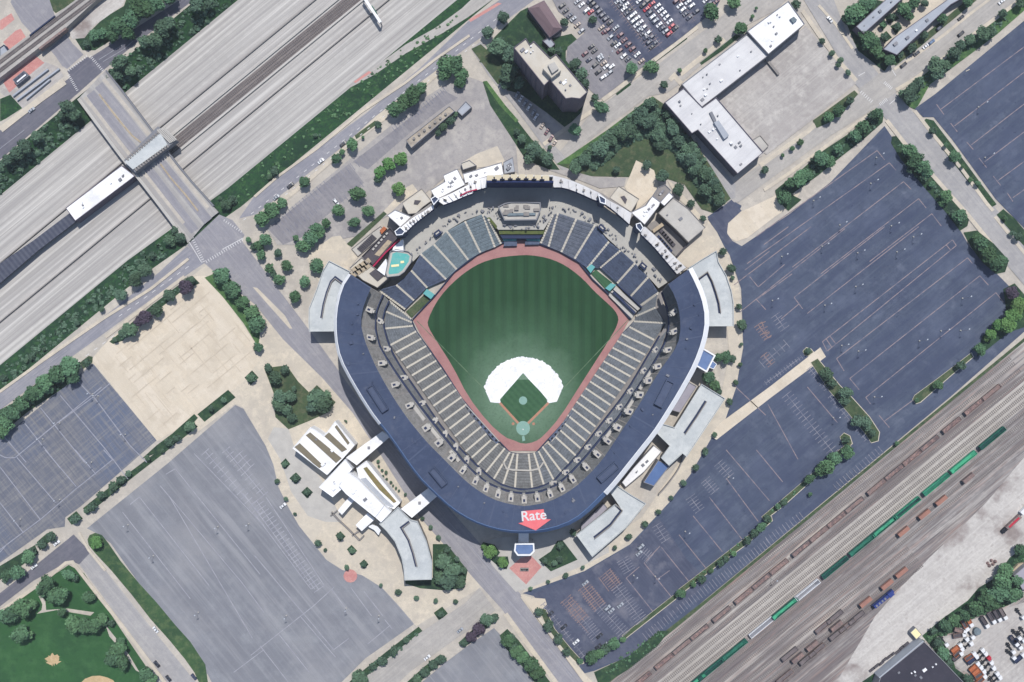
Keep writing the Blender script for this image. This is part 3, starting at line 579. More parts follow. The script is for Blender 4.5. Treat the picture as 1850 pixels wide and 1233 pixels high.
for a, c, n in (('480 110', '880 560', 22), ('575 -10', '925 430', 20), ('720 0', '1000 380', 18), ('830 -60', '1120 290', 16), ('1150 -40', '1300 180', 8)): S += comb('T3', a, c, n, 6)
S += poly('T3', '925 430 1005 385')
lines('stall_lines', 'tan_paint', S, .35)
S = comb('T4', '120 870', '520 620', 5, 3) ; S = []

# slab joints of the pale square lot
rj = random.Random(4); S = []
lot = z('P', '172 652 345 503 370 501 460 624 466 648 284 790')
for i in range(-40, 60):
    for ax in (0, 1):
        s0 = i*13+rj.uniform(-3, 3)
        k = -300
        while k < 900:
            L_ = rj.uniform(15, 60)
            if rj.random() < (.35 if ax else .5):
                a, c = (ST(s0-120, k), ST(s0-120, k+L_)) if ax else (ST(k-400, s0+560), ST(k-400+L_, s0+560))
                if inside(a, lot) and inside(c, lot): S.append((a, c))
            k += L_
lines('slab_joints', 'joint', S, .55)
# raised pavements along the streets
def pavement(tile, s, w, m='plaza'):
    b = MB(); b.ribbon([W(p)[:2] for p in z(tile, s)], w, -.05, .46); b.build('pavement', m, kind='structure')
for a in (('Z4', '205 60 300 200 400 330 490 430', 2.6), ('Z4', '650 640 760 780 920 960 1080 1140 1290 1400', 2.6), ('Z4', '800 590 900 720 1050 900 1180 1080 1215 1120', 2.2), ('Z4', '1225 1150 1330 1280 1450 1430', 2.2), ('Z4', '290 30 380 130 470 260', 1.8), ('Z4', '270 665 380 580 500 485', 3.0), ('Z4', '-20 880 90 800 230 700 270 665', 3.0),
          ('Z4', '590 590 480 665 300 800 120 930 0 1010', 2.2), ('Z4', '700 480 800 420 940 320 1090 200 1260 75 1400 -30', 2.4), ('Z4', '690 370 800 300 950 190 1100 70 1220 -20', 1.8), ('T3', '10 1240 120 1160 280 1050 440 945', 2.6), ('T3', '515 860 640 770 760 680 855 605', 2.6), ('T3', '960 520 1090 420 1220 320 1330 235', 2.2), ('T3', '1180 640 1330 520 1500 390 1560 340', 3.2), ('T3', '1090 690 1130 650 1160 690 1190 720', 3.0), ('Z4', '1070 380 1090 370', .5),
          ('Z11', '70 775 170 910 270 1040 370 1170 440 1250', 3.0), ('Z11', '-20 870 90 1020 200 1170 260 1250', 3.0), ('Z9', '5 855 120 775 240 690 350 600 385 595 420 640 520 770 640 920 760 1080 880 1240', 2.2), ('Z9', '420 440 470 530 560 640', 1.6), ('Z1', '5 690 120 600 240 510 345 435', 4.0), ('Z2', '0 1045 120 940 330 790 560 600 800 440 960 315 1140 190', 1.6), ('Z5', '0 875 200 730 400 590 560 480 800 330 1000 170', 1.8), ('Z5', '560 585 680 495 800 400 980 265', 2.2)):
    pavement(*a)
# ================================================================ THE BALLPARK
park = thing('ballpark', 'large open baseball stadium with dark blue roof and horseshoe seating around a green field', 'stadium', W((945, 690)))
wall_px = z('P', '742 574 753 599 765 616 800 665 835 720 870 763 905 800 921 817 935 820 955 820 968 818 985 799 1010 772 1049 724 1090 664 1123 604 1137 590 1147 579')
def pairs_interp(P, cnt):       # control pairs ((fx,fy),(bx,by)) with section counts between
    out = [P[0]]
    for k in range(1, len(P)):
        n = cnt[k-1]
        for i in range(1, n+1):
            f = i/n; out.append(tuple((P[k-1][j][0]+(P[k][j][0]-P[k-1][j][0])*f, P[k-1][j][1]+(P[k][j][1]-P[k-1][j][1])*f) for j in (0, 1)))
    return out
def stand(parent, P, z0, z1, mats, rows=10, aisle=1.25, am='stair', gapz=.12, skip_ends=False, sname='seating_section'):
    """blocks of stepped seats between aisles; P = list of (front, back) photo points"""
    for i, (f, b_) in enumerate(P):
        F, B = W(f, z0), W(b_, z1); d = Vector((B.x-F.x, B.y-F.y)); n = Vector((-d.y, d.x)).normalized()*aisle/2
        if aisle and not (skip_ends and i in (0, len(P)-1)):
            m = MB(); k = 12
            for s in range(k):
                a = F.lerp(B, s/k); c = F.lerp(B, (s+1)/k); h = z0+(z1-z0)*(s+1)/k+gapz
                m.face([(a.x-n.x, a.y-n.y, h), (a.x+n.x, a.y+n.y, h), (c.x+n.x, c.y+n.y, h), (c.x-n.x, c.y-n.y, h)][::-1])
                m.face([(a.x-n.x, a.y-n.y, h-1.6), (a.x+n.x, a.y+n.y, h-1.6), (a.x+n.x, a.y+n.y, h), (a.x-n.x, a.y-n.y, h)][::-1])
                for sg in (-1, 1): m.face([(a.x+sg*n.x, a.y+sg*n.y, h-1.6), (a.x+sg*n.x, a.y+sg*n.y, h), (c.x+sg*n.x, c.y+sg*n.y, h), (c.x+sg*n.x, c.y+sg*n.y, h-1.6)])
            m.build('aisle', am, parent)
        if i == len(P)-1: break
        F2, B2 = W(P[i+1][0], z0), W(P[i+1][1], z1); m = MB()
        ins = lambda a, b2: (a.lerp(b2, min(.25, aisle*.5/max(.5, (b2-a).length))), b2.lerp(a, min(.25, aisle*.5/max(.5, (b2-a).length))))
        (fa, fb), (ba, bb) = ins(F, F2), ins(B, B2)
        for r in range(rows):
            t0, t1 = r/rows, (r+1)/rows; h = z0+(z1-z0)*t1
            a, c, e, g = fa.lerp(ba, t0), fb.lerp(bb, t0), fb.lerp(bb, t1), fa.lerp(ba, t1)
            hl = h-(z1-z0)/rows if r else h-1.5
            m.face([(p.x, p.y, h) for p in (a, c, e, g)]); m.face([(a.x, a.y, hl), (c.x, c.y, hl), (c.x, c.y, h), (a.x, a.y, h)])
            # row of seat backs
            q = .38
            a2, c2 = a.lerp(g, q), c.lerp(e, q); a3, c3 = a.lerp(g, .72), c.lerp(e, .72)
            m.face([(a2.x, a2.y, h+.32), (c2.x, c2.y, h+.32), (c3.x, c3.y, h+.42), (a3.x, a3.y, h+.42)])
            m.face([(a2.x, a2.y, h), (c2.x, c2.y, h), (c2.x, c2.y, h+.32), (a2.x, a2.y, h+.32)])
        for s0, s1 in ((fa, ba), (fb, bb)): m.face([(s0.x, s0.y, z0-1), (s1.x, s1.y, z1-2), (s1.x, s1.y, z1), (s0.x, s0.y, z0+(z1-z0)/rows)])
        m.build(sname, mats(i, len(P)) if callable(mats) else mats, parent)
def loft(curves, name, m, parent):        # surface through several world polylines of equal length
    b = MB()
    for A_, B_ in zip(curves, curves[1:]):
        for i in range(len(A_)-1): b.face([A_[i], A_[i+1], B_[i+1], B_[i]])
    return b.build(name, m, parent)
pt = lambda *v: ((v[0], v[1]), (v[2], v[3]))
LP = pairs_interp([pt(743,577,703,544), pt(740+4,583,697,563), pt(746,589,694.5,594), pt(752,599,705,624), pt(879,783.5,841,816), pt(887,795,852,827), pt(900,801,862,840), pt(912,810,878,853), pt(921,817,890.5,868), pt(928,819,908,878), pt(935,820,930,885),
  pt(955,820,962,885), pt(964.6,818,983,877), pt(973,815,1002,870), pt(980,807,1014,852), pt(991,801,1028,837.6), pt(1001,787,1040,823), pt(1123,604,1175,628.6), pt(1137,591,1182,614.6), pt(1145,581,1203,584), pt(1149,572,1184,556), pt(1158,554,1188,531)],
  [1, 1, 1, 14, 1, 1, 1, 1, 1, 1, 1, 1, 1, 1, 1, 1, 15, 1, 1, 1, 1])
base = loft([[W(f, -.3) for f, _ in LP], [W(f, .6) for f, _ in LP], [W(b_, 11.6) for _, b_ in LP], [W(b_, 0) for _, b_ in LP]], 'lower_stand', 'concrete_dark', park)
out_ = []
for _, b_ in LP:
    d_ = Vector((b_[0]-945, b_[1]-690)); d_.normalize(); out_.append((b_[0]+d_.x*16, b_[1]+d_.y*16))
loft([[W(b_, 11.7) for _, b_ in LP], [W(b_, 11.6) for b_ in out_], [W(b_, 0) for b_ in out_]], 'concourse', 'concrete_dark', park)
stand(base, LP, 1.6, 12.8, lambda i, n: 'seat_brown' if 2 < i < n*.5 else 'seat_grey', rows=12)
b = MB(); b.ribbon([W(p)[:2] for p in wall_px], .5, 0, 2.0); b.build('field_wall', 'rail_navy', park)
# diamond-box railing behind home plate
b = MB(); b.ribbon([W(p, 8)[:2] for p in z('T2', '465 235 490 285 540 295 670 300 740 285 775 235')], .9, 5.5, 8.4); b.build('box_rail', 'concrete', park)
for a, c in ((('840 734'), ('900 800')), (('1051 730'), ('994 796'))):
    p, q = z('P', a)[0], z('P', c)[0]; b = MB(); A, B = W(p, 2.6), W(q, 2.6); d = (B-A).normalized()
    b.box(((A.x+B.x)/2, (A.y+B.y)/2), (d.x, d.y), (B-A).length, 2.6, 0, 2.7); dg = b.build('dugout', 'seat_navy', park)
    b = MB(); b.ribbon([A[:2], B[:2]], .5, 2.71, 3.0, off=1.1); b.build('roof_edge', 'concrete', dg)
    b = MB()
    for i in range(9):
        c_ = A.lerp(B, .06+i*.11); b.box((c_.x, c_.y), (d.x, d.y), 1.4, 1.1, 2.72, 3.1)
    b.build_each('camera_well', 'black_metal', dg)
# club level and upper deck
C2 = smooth(z('P', '703 544 694 562 691 580 697 608 710 642 729 672 760 717 801 778 848 829 879 858 890 867 908 878 930 884 947 886 962 884.5 984 878 1002 870 1015 853 1039 829 1083 771 1131 710 1158 665 1192 607'), 1)
C1 = smooth(z('P', '692 533 681 556 677 587 683 621 698 648 719 679 753 727 787 771 820 812 845 844 875 871 906 885 930 891 947 893 965 891 988 886 1012 874 1056 829 1083 795 1124 747 1155 696 1189 645 1205 612 1210 582 1206 556 1196 528'), 1)
RI = smooth(z('P', '670 521 656 553 651 584 658 614 678 662 705 710 732 751 767 795 801 829 845 874 886 901 915 910 946 916 975 911 998 905 1036 884 1070 852 1090 829 1111 797 1158 727 1192 669 1223 628 1230 601 1228 563 1220 536 1207 514'), 1)
RO = smooth(z('P', '633 497 618 519 608 560 607 601 613 642 630 676 654 717 678 754 705 786 753 857 787 891 821 922 862 945 903 957 930 960 960 960 990 956 1020 947 1049 931 1100 881 1141 829 1182 778 1199 751 1227 706 1255 655 1272 606 1275 567 1264 526 1244 487'), 1)
N = 61
c1, ri, ro = rs(C1, N), rs(RI, N), rs(RO, N)
n2 = 50; c2 = rs(C2, n2); c1b = rs(C1[:-4], n2)
club = loft([[W(p, 12.6) for p in c2], [W(p, 16.0) for p in c2], [W(p, 18.6) for p in c1b]], 'club_level', 'concrete_dark', park)
CP = list(zip(c2, [tuple(c1b[i][k]*.86+c2[i][k]*.14 for k in (0, 1)) for i in range(n2)]))
stand(club, [(tuple(f[k]*.85+g[k]*.15 for k in (0, 1)), g) for f, g in CP[::2]], 16.3, 18.9, lambda i, n: 'seat_grey' if i > n*.5 else 'seat_brown', rows=4, aisle=.0)
b = MB(); b.ribbon([W(p, 16.6)[:2] for p in c2], .8, 13.4, 17.0); b.build('fascia', 'rail_navy', park)
upper = loft([[W(p, 19.5) for p in c1], [W(p, 21.6) for p in c1], [W(tuple(r[k]*1.12-c[k]*.12 for k in (0, 1)), 36.5) for c, r in zip(c1, ri)]], 'upper_deck', 'concrete_dark', park)
UP = [(tuple(c[k]*.94+r[k]*.06 for k in (0, 1)), tuple(r[k]*1.1-c[k]*.1 for k in (0, 1))) for c, r in zip(c1, ri)]
stand(upper, UP[::2], 22.4, 36.9, lambda i, n: 'seat_upper' if i < n*.56 else 'seat_brown', rows=14, aisle=.7, am='concrete_dark', gapz=.2)
b = MB(); b.ribbon([W(p, 22)[:2] for p in c1], 1.0, 19.0, 23.0); b.build('fascia', 'rail_navy', park)
# portals through the seats: white walled boxes with a dark opening
def portal(parent, f, w_, l_, front, back, z0, z1, pos, name='portal'):
    i = f*(len(front)-1); j = min(int(i), len(front)-2); t = i-j
    A = W(tuple(front[j][k]*(1-t)+front[j+1][k]*t for k in (0, 1)), z0); B = W(tuple(back[j][k]*(1-t)+back[j+1][k]*t for k in (0, 1)), z1)
    c = A.lerp(B, pos); d = Vector((B.x-A.x, B.y-A.y)).normalized(); n = Vector((-d.y, d.x)); h = c.z
    top = max(z0, z1)*.0+h+l_*.5*(z1-z0)/max(6., (B-A).xy.length)+.5
    m = MB(); m.box((c.x, c.y), (d.x, d.y), l_, w_, h-2.5, top)
    m.box((c.x-d.x*(l_/2+.5), c.y-d.y*(l_/2+.5)), (d.x, d.y), 1.0, w_*.55, h-3, top-.8)
    o = m.build(name, 'concrete', parent)
    m = MB(); q = c+Vector((d.x, d.y, 0))*.4; m.box((q.x, q.y), (d.x, d.y), l_*.4, w_*.4, top-.2, top+.05); m.build('opening', 'rail_navy', o)
for k, f in enumerate([.035, .085, .135, .18, .225, .275, .31, .345, .375, .405, .428, .452, .476, .5, .524, .548, .572, .597, .63, .66, .69, .72, .755, .79, .82, .85, .885, .92, .955]):
    big = .25 < f < .37 or .7 < f < .84
    portal(upper, f, 3.2 if not big else 4.0, 4.4, c1, ri, 23, 36, .40 if .38 < f < .62 else .46)
for f in (.05, .11, .18, .245, .29, .325, .36, .395, .43, .60, .635, .67, .705, .74, .775, .81, .85, .9, .95):
    portal(club, f, 3.2, 3.6, [c for c, _ in CP], [c for _, c in CP], 16.4, 18.8, .55)
def walkway(fa, fb, pos):      # long white cross-walk between two portals
    P_ = []
    for i in range(7):
        f = fa+(fb-fa)*i/6; g = f*(N-1); j = min(int(g), N-2); t = g-j
        A = W(tuple(c1[j][k]*(1-t)+c1[j+1][k]*t for k in (0, 1)), 23); B = W(tuple(ri[j][k]*(1-t)+ri[j+1][k]*t for k in (0, 1)), 36); P_.append(A.lerp(B, pos))
    m = MB(); h = max(p.z for p in P_); m.ribbon([p[:2] for p in P_], 2.6, h-3, h+.7); m.build('cross_walk', 'concrete', upper)
for a, c in ((.225, .262), (.275, .312), (.335, .36), (.69, .722), (.745, .79), (.80, .845)): walkway(a, c, .3)
# roof ring, edge and facade
roof = loft([[W(p, 40.6) for p in ri], [W(p, 41.4) for p in ri], [W(p, 42.0) for p in ro], [W(p, 41.0) for p in ro], [W(p, 40.6) for p in ri]], 'roof', 'stand_roof', park)
row = [W(p, 42.0) for p in ro]; o1 = offset([p[:2] for p in row], .25); o2 = offset([p[:2] for p in row], -3.4); sgo = -1
sgn = 1
cen = W((945, 690))
if (Vector(o2[30])-cen.xy).length < (Vector(row[30][:2])-cen.xy).length: sgo = 1; o1 = offset([p[:2] for p in row], -.25)
oA, oB = offset([p[:2] for p in row], sgo*1.9), offset([p[:2] for p in row], sgo*3.2); o2 = []
for i in range(N):
    f_ = min(1, max(0, (i/(N-1)-.45)/.15)); o2.append(oA[i].lerp(oB[i], f_))
o3 = [a.lerp(Vector(p[:2]), .03) for a, p in zip(o2, row)]
V3 = lambda P_, h: [Vector((p[0], p[1], h)) for p in P_]
for i0, i1, m_ in ((0, 14, 'white_steel'), (14, 38, 'blue_steel'), (38, N, 'white_steel')):
    i1 = min(N, i1+1); sl = slice(i0, i1); hd = 39.4 if m_ == 'white_steel' else 37.2
    loft([V3(o1[sl], 41.9), V3(o1[sl], 42.5), [Vector((p.x, p.y, 42.5)) for p in row[sl]], V3(o2[sl], hd), V3(o2[sl], 36.4), [Vector((p.x, p.y, 36.4)) for p in row[sl]]], 'cornice', m_, park)
fac = loft([V3(o3, 0), V3(o3, 30.5), V3(o2, 36.4)], 'facade', 'precast', park)
b = MB()
for i in range(0, N-1):
    A, B = Vector(o3[i]), Vector(o3[i+1]); c = (A+B)/2; d = (B-A).normalized()
    for h0, h1 in ((2, 8), (11, 17), (20, 26)): b.box((c.x, c.y), (d.x, d.y), (B-A).length*.62, .3, h0, h1)
b.build('arched_opening', 'dark_glass', fac, kind=None)
for f in [k_/40+.012 for k_ in range(40)]:
    i = int(f*(N-1)); b = MB(); A, B = W(ri[i], 41.5), W(ro[i], 42.1); d = (B-A).normalized(); n = Vector((-d.y, d.x, 0))*(.16 if int(f*40) % 6 else .45)
    b.face([A-n+Vector((0,0,.06)), A+n+Vector((0,0,.06)), B+n+Vector((0,0,.06)), B-n+Vector((0,0,.06))]); b.build('roof_seam', 'stand_roof_panel', roof)
for p, q, w_ in (((668, 699), (696, 742), 4.), ((780, 848), (803, 876), 4.), ((1189, 733), (1211, 690), 5.), ((1083, 867), (1114, 840), 4.)):
    A, B = W(p, 43), W(q, 43); d = (B-A).normalized(); b = MB(); c = (A+B)/2
    b.box((c.x, c.y), (d.x, d.y), (B-A).length, w_, 41, 43.2); o = b.build('roof_monitor', 'stand_roof_panel', roof)
    b = MB(); n = Vector((-d.y, d.x, 0))*w_/2
    b.ribbon([(A-n)[:2], (B-n)[:2], (B+n)[:2], (A+n)[:2]], .6, 41, 44.2, closed=True); b.build('curb', 'stand_roof', o)
rr = random.Random(41)
for k in range(34):
    f = rr.uniform(.03, .97); i = int(f*(N-1)); q = rr.uniform(.15, .85); c = W(ri[i], 41.3).lerp(W(ro[i], 41.9), q)
    if math.dist(c.xy, W((965, 935), 42).xy) < 14: continue
    b = MB(); s_ = rr.choice((.6, .9, 1.3)); b.box((c.x, c.y), (math.cos(k), math.sin(k)), s_*1.5, s_, 41, 42.4+rr.random()*.5); b.build('roof_vent', rr.choice(('stand_roof_panel', 'steel_grey', 'stand_roof')), roof)
# roof sign: red arrow with lettering
P_ = z('T2', '612 612 775 597 785 672 830 676 714 760 580 705 617 697')
b = MB(); b.prism([W(p, 42.4)[:2] for p in P_], 42.15, 42.45); sign = b.build('roof_sign', 'red_sign', roof)
cu = bpy.data.curves.new('lettering', 'FONT'); cu.body = 'Rate'; cu.size = 8.6; cu.align_x = 'CENTER'; cu.align_y = 'CENTER'; cu.extrude = .03; cu.offset = .1
to = bpy.data.objects.new('text', cu); COL.objects.link(to); bpy.context.view_layer.update()
me = bpy.data.meshes.new_from_object(to.evaluated_get(bpy.context.evaluated_depsgraph_get())); bpy.data.objects.remove(to)
c = W(z('T2', '698 648')[0], 42.55); me.transform(Matrix.Translation(c) @ Matrix.Rotation(R(5), 4, 'Z')); me.materials.clear(); me.materials.append(MATS['white_paint'])
o = bpy.data.objects.new('lettering', me); COL.objects.link(o); attach(o, sign)

# ---- outfield seats and concourse
con = z('S1', '640 1000 720 1010 790 975 860 905 985 815 1110 685 1285 580')+z('S2', '280 520 320 555 430 672 870 672 960 530 1010 510 1185 570 1370 630')+z('S3', '190 700 300 800 430 920 550 1040 640 1140 760 1060 800 1020 640 800 400 590 110 380 0 330')+z('S2', '1160 290 940 262 320 262 230 295 0 385')+z('S1', '1060 440 980 470 710 700 660 800')
b = MB(); b.prism([W(p, 9)[:2] for p in con], 0, 9); deck = b.build('concourse', 'concourse', park)
OL = [pt(732,559,684,524), pt(748,543,716,515), pt(772,520,743,489), pt(806,505,760,459), pt(825,487,784,442), pt(846,470,807,418), pt(868,457,840,400), pt(894,447,872,387), pt(905,441,882,396)]
OR = [pt(977,440,999,389), pt(991,446,1008,385), pt(1014,456,1041,396), pt(1038,468,1075,407), pt(1061,485,1100,437), pt(1084,484,1121,453), pt(1115,512,1147,476), pt(1139,536,1171,501), pt(1157,552,1190,529)]
def obase(P_): return loft([[W(f, 0) for f, _ in P_], [W(f, 1.6) for f, _ in P_], [W(g, 8.6) for _, g in P_], [W(g, 0) for _, g in P_]], 'outfield_stand', 'concrete_dark', park)
ob = obase(OL); stand(ob, OL, 2.4, 9.2, lambda i, n: 'seat_navy' if i < 3 else 'seat_teal', rows=11, aisle=1.35)
ob = obase(OR); stand(ob, OR, 2.4, 9.2, lambda i, n: 'seat_slate' if i < 3 else 'seat_navy', rows=11, aisle=1.35)
ofw = z('P', '746 577 785 536 821 492 862 461 906 440 930 434 952 434 974 441 1009 454 1046 475 1070 505 1100 533 1138 577')
b = MB(); b.ribbon([W(p)[:2] for p in ofw], .6, 0, 2.6); b.build('outfield_wall', 'rail_navy', park)
for nm, q, m in (('bullpen', 'S3 80 975 225 1090 165 1145 40 1010', 'infield_grass'), ('bullpen', 'S4 985 500 1170 330 1215 390 1040 560', 'grass_olive')):
    t_, s_ = q.split(' ', 1); b = MB(); b.prism([W(p)[:2] for p in z(t_, s_)], 0, .9); b.build(nm, m, park)
for q in ('S3 0 960 40 925 75 950 35 1005', 'S3 165 1140 215 1095 262 1110 205 1165', 'S4 1150 325 1185 280 1260 335 1225 380'):
    t_, s_ = q.split(' ', 1); b = MB(); b.prism([W(p, 4)[:2] for p in z(t_, s_)], 0, 4); b.build('bullpen_shelter', 'teal_panel', park)
# corner patio
b = MB()
for k, q in enumerate(('175 255 415 465 385 490 150 285', '150 290 380 495 360 520 125 310', '120 315 355 525 330 570 105 345')):
    b.prism([W(p, 6-k*1.6)[:2] for p in z('S5', q)], 0, 6-k*1.6)
pa = b.build('patio', 'concrete', park)
b = MB(); b.ribbon([W(p, 5)[:2] for p in z('S5', '150 310 360 515')], 1.6, 3, 5.4); b.ribbon([W(p, 8)[:2] for p in z('S5', '190 235 430 460')], .8, 3, 8.2); b.build('railing', 'rail_navy', pa)
# batter's eye and suite
b = MB(); b.prism([W(p, 8)[:2] for p in z('S2', '435 676 880 676 870 715 440 715')], 0, 7.6); b.build('hedge', 'hedge', park)
b = MB(); b.prism([W(p, 8)[:2] for p in z('S2', '318 560 350 555 420 640 410 670')], 0, 9.3); b.build('hedge', 'hedge', park)
b = MB(); b.prism([W(p, 6)[:2] for p in z('S2', '440 716 870 716 830 758 470 758')], 0, 6.4); b.build('center_wall', 'rail_navy', park)
for q in ('470 756 610 756 605 780 480 785', '700 756 835 756 832 785 705 780'):
    b = MB(); b.prism([W(p, 3)[:2] for p in z('S2', q)], 0, 3.4); b.build('bullpen_shelter', 'teal_panel', park)
for q in ('490 785 612 780 612 828 480 832', '690 780 832 785 825 815 690 818'):
    b = MB(); b.prism([W(p, 3)[:2] for p in z('S2', q)], 0, 2.9); b.build('dugout', 'seat_navy', park)
P_ = z('S2', '432 450 490 420 560 405 700 405 835 412 842 470 800 575 492 580')
b = MB(); b.prism([W(p, 14)[:2] for p in P_], 9, 14); suite = b.build('center_suite', 'concrete', park)
b = MB(); b.ribbon([W(p, 14.8)[:2] for p in P_], .7, 13.5, 15, closed=True); b.build('parapet', 'steel_grey', suite)
b = MB()
rr = random.Random(3)
for i in range(16):
    c = W((rr.uniform(910, 970), rr.uniform(372, 388)), 15); b.box((c.x, c.y), (1, 0), rr.uniform(1, 4), rr.uniform(1, 2.5), 14, 14.6+rr.random())
b.build_each('roof_unit', 'concrete_dark', suite)
b = MB(); b.ribbon([W(p, 15.1)[:2] for p in z('S2', '520 525 790 520')], 1.6, 14, 15.2); b.build('skylight', 'seat_teal', suite)
# outfield canopy ring
def band(outer, inner, h0, h1, name, m, parent):
    n = 40; o_, i_ = rs(outer, n), rs(inner, n)
    return loft([[W(p, h1-.9) for p in i_], [W(p, h1) for p in i_], [W(p, h1+.5) for p in o_], [W(p, h0) for p in o_]], name, m, parent)
ring_o1 = smooth(z('S1', '665 652 780 555 880 500 980 430'), 1); ring_i1 = smooth(z('S1', '712 700 800 612 890 545 985 470'), 1)
ring_o2 = smooth(z('S1', '1010 380 1130 335 1290 250 1394 205')+z('S2', '110 222 200 190 318 160'), 1); ring_i2 = smooth(z('S1', '1080 430 1180 395 1300 340 1394 310')+z('S2', '110 325 230 285 318 262'), 1)
ring_o3 = smooth(z('S2', '962 148 1100 180 1250 240 1394 310')+z('S3', '110 288 180 350 300 410 400 470'), 1); ring_i3 = smooth(z('S2', '966 262 1060 262 1200 310 1394 400')+z('S3', '90 345 180 400 270 470 380 570'), 1)
ring_o4 = smooth(z('S3', '515 590 640 700 740 820 885 955'), 1); ring_i4 = smooth(z('S3', '480 655 590 760 700 890 805 1015'), 1)
for k, (o_, i_) in enumerate(((ring_o1, ring_i1), (ring_o2, ring_i2), (ring_o3, ring_i3), (ring_o4, ring_i4))):
    cn = band(o_, i_, 9, 23, 'canopy', 'white_roof' if k < 2 else 'grey_white_roof', park)
    b = MB(); b.ribbon([W(p, 22)[:2] for p in rs(i_, 24)], .5, 18, 22.6); b.build('fascia', 'board_navy', cn)
    b = MB(); n = 12; oo, ii = rs(o_, n), rs(i_, n)
    for i in range(n-1):
        A, B = W(oo[i], 23.8), W(ii[i], 23.2); b.ribbon([A.lerp(B, .1)[:2], A.lerp(B, .95)[:2]], .35, 23, 24.1)
    b.build_each('canopy_rib', 'grey_white_roof', cn)
    b = MB(); rr = random.Random(k)
    for i in range(9 if k < 2 else 14):
        f = rr.randint(1, 10); c = W(oo[f], 24).lerp(W(ii[f], 24), rr.uniform(.2, .8)); b.box((c.x, c.y), (math.cos(rr.random()*3), 0.3), rr.uniform(.8, 2.2), rr.uniform(.8, 1.6), 23.3, 24.6)
    b.build_each('roof_unit', 'concrete_dark', cn)
    b = MB(); b.ribbon([W(p, 9)[:2] for p in rs([tuple(a*.5+c*.5 for a, c in zip(p, q)) for p, q in zip(rs(o_, 20), rs(i_, 20))], 20)], 3., 9, 18); b.build('concession_stand', 'concrete_dark', cn)
b = MB(); b.ribbon([W(p, 23.6)[:2] for p in z('S2', '60 345 130 308 225 282')], .7, 22.5, 24.2); b.build('banner', 'magenta', park)
# scoreboard with its row of towers
A, B = W(z('S2', '315 205')[0], 34), W(z('S2', '965 207')[0], 34)
b = MB(); b.ribbon([A[:2], B[:2]], 1.2, 13, 34); sb = b.build('scoreboard', 'board_navy', park)
b = MB(); A2, B2 = W(z('S2', '320 150')[0], 30), W(z('S2', '962 148')[0], 30)
b.ribbon([A2[:2], B2[:2]], 1.0, 9, 29); b.build('back_frame', 'grey_white_roof', sb)
for i in range(8):
    x = 352+i*77; c = W(z('S2', '%f %f' % (x, 172-10*math.sin(i/7*3.14)))[0], 33); b = MB(); b.box((c.x, c.y), (1, 0), 4.1, 3.4, 26, 33.0); b.build('tower', 'tan_panel', sb)
for i in range(7):
    x = 392+i*77; c = W(z('S2', '%f %f' % (x, 188-9*math.sin(i/6*3.14)))[0], 35); b = MB(); b.tube((c.x, c.y, 28), (c.x, c.y, 36), .5); b.box((c.x, c.y), (1, 0), 3.0, .5, 33.5, 36); b.build('light_mast', 'rail_navy', sb)
for s_ in ('S3 105 310 165 345 165 390 120 375', 'S3 440 570 475 560 500 600 480 635 445 600', 'S1 960 375 1000 350 1035 375 985 430', 'S1 610 690 660 650 705 690 680 720 625 725'):
    t_, q = s_.split(' ', 1); b = MB(); b.prism([W(p, 28)[:2] for p in z(t_, q)], 9, 28); o = b.build('stair_tower', 'stand_roof', park)
    b = MB(); P_ = [W(p, 28)[:2] for p in z(t_, q)]; b.ribbon(P_, .5, 27, 29, closed=True); b.build('parapet', 'white_steel', o)
# shade kiosks and tables on the outfield concourse
for i, (x, y) in enumerate(z('S3', '135 600 505 940')+z('S1', '1020 705')):
    c = W((x, y), 13); b = MB(); d = (.75, -.66) if i < 2 else (.8, .6); b.box((c.x, c.y), d, 4.6, 3.2, 9, 12.6); o = b.build('kiosk', 'rail_navy', park)
    b = MB(); b.box((c.x, c.y), d, 2.6, .9, 12.6, 13.1); b.build('roof_unit', 'concrete', o)
rr = random.Random(9); b = MB()
cpath = rs(z('S1', '790 900 900 800 1090 620 1250 530')+z('S2', '270 490 400 470 420 560 520 630 760 640 900 570 930 470 1000 450 1200 500 1340 570')+z('S3', '240 690 340 800 480 900 600 1000 650 1080'), 130)
for p in cpath:
    c = W((p[0]+rr.gauss(0, 4), p[1]+rr.gauss(0, 3)), 10); b.box((c.x, c.y), (math.cos(rr.random()*3), math.sin(rr.random()*3)), rr.uniform(.6, 2.0), rr.uniform(.5, 1.3), 9, 9.6+rr.random()*1.6)
b.build('concourse_fittings', 'steel_grey', deck, kind='stuff')

# ================================================================ BUILDINGS
def vol(root, px, z0, h, rm, wm='grey_wall', par=.5, vents=0, seed=0, rname='roof'):
    P_ = ccw([W(p, h)[:2] for p in px])
    b = MB(); b.ribbon(P_, .35, z0, h+par, closed=True); w = b.build('wall', wm, root)
    b = MB(); b.face([(p[0], p[1], h) for p in P_]); r_ = b.build(rname, rm, root)
    if vents:
        rr = random.Random(seed); x0, x1 = min(p[0] for p in P_), max(p[0] for p in P_); y0, y1 = min(p[1] for p in P_), max(p[1] for p in P_)
        for i in range(vents):
            for _ in range(60):
                c = (rr.uniform(x0, x1), rr.uniform(y0, y1))
                if all(inside((c[0]+dx, c[1]+dy), P_) for dx in (-2, 2) for dy in (-2, 2)): break
            else: continue
            b = MB(); s = rr.choice((.6, .8, 1.2, 1.8)); b.box(c, (math.cos(TH), math.sin(TH)), s*rr.uniform(.8, 1.6), s, h, h+rr.uniform(.5, 1.3)); b.build('roof_vent', rr.choice(('grey_wall', 'white_steel', 'steel_grey')), r_)
    return w, r_
def bld(name, label, cat, px, h, group=None): return thing(name, label, cat, W(center(px), 0), group)
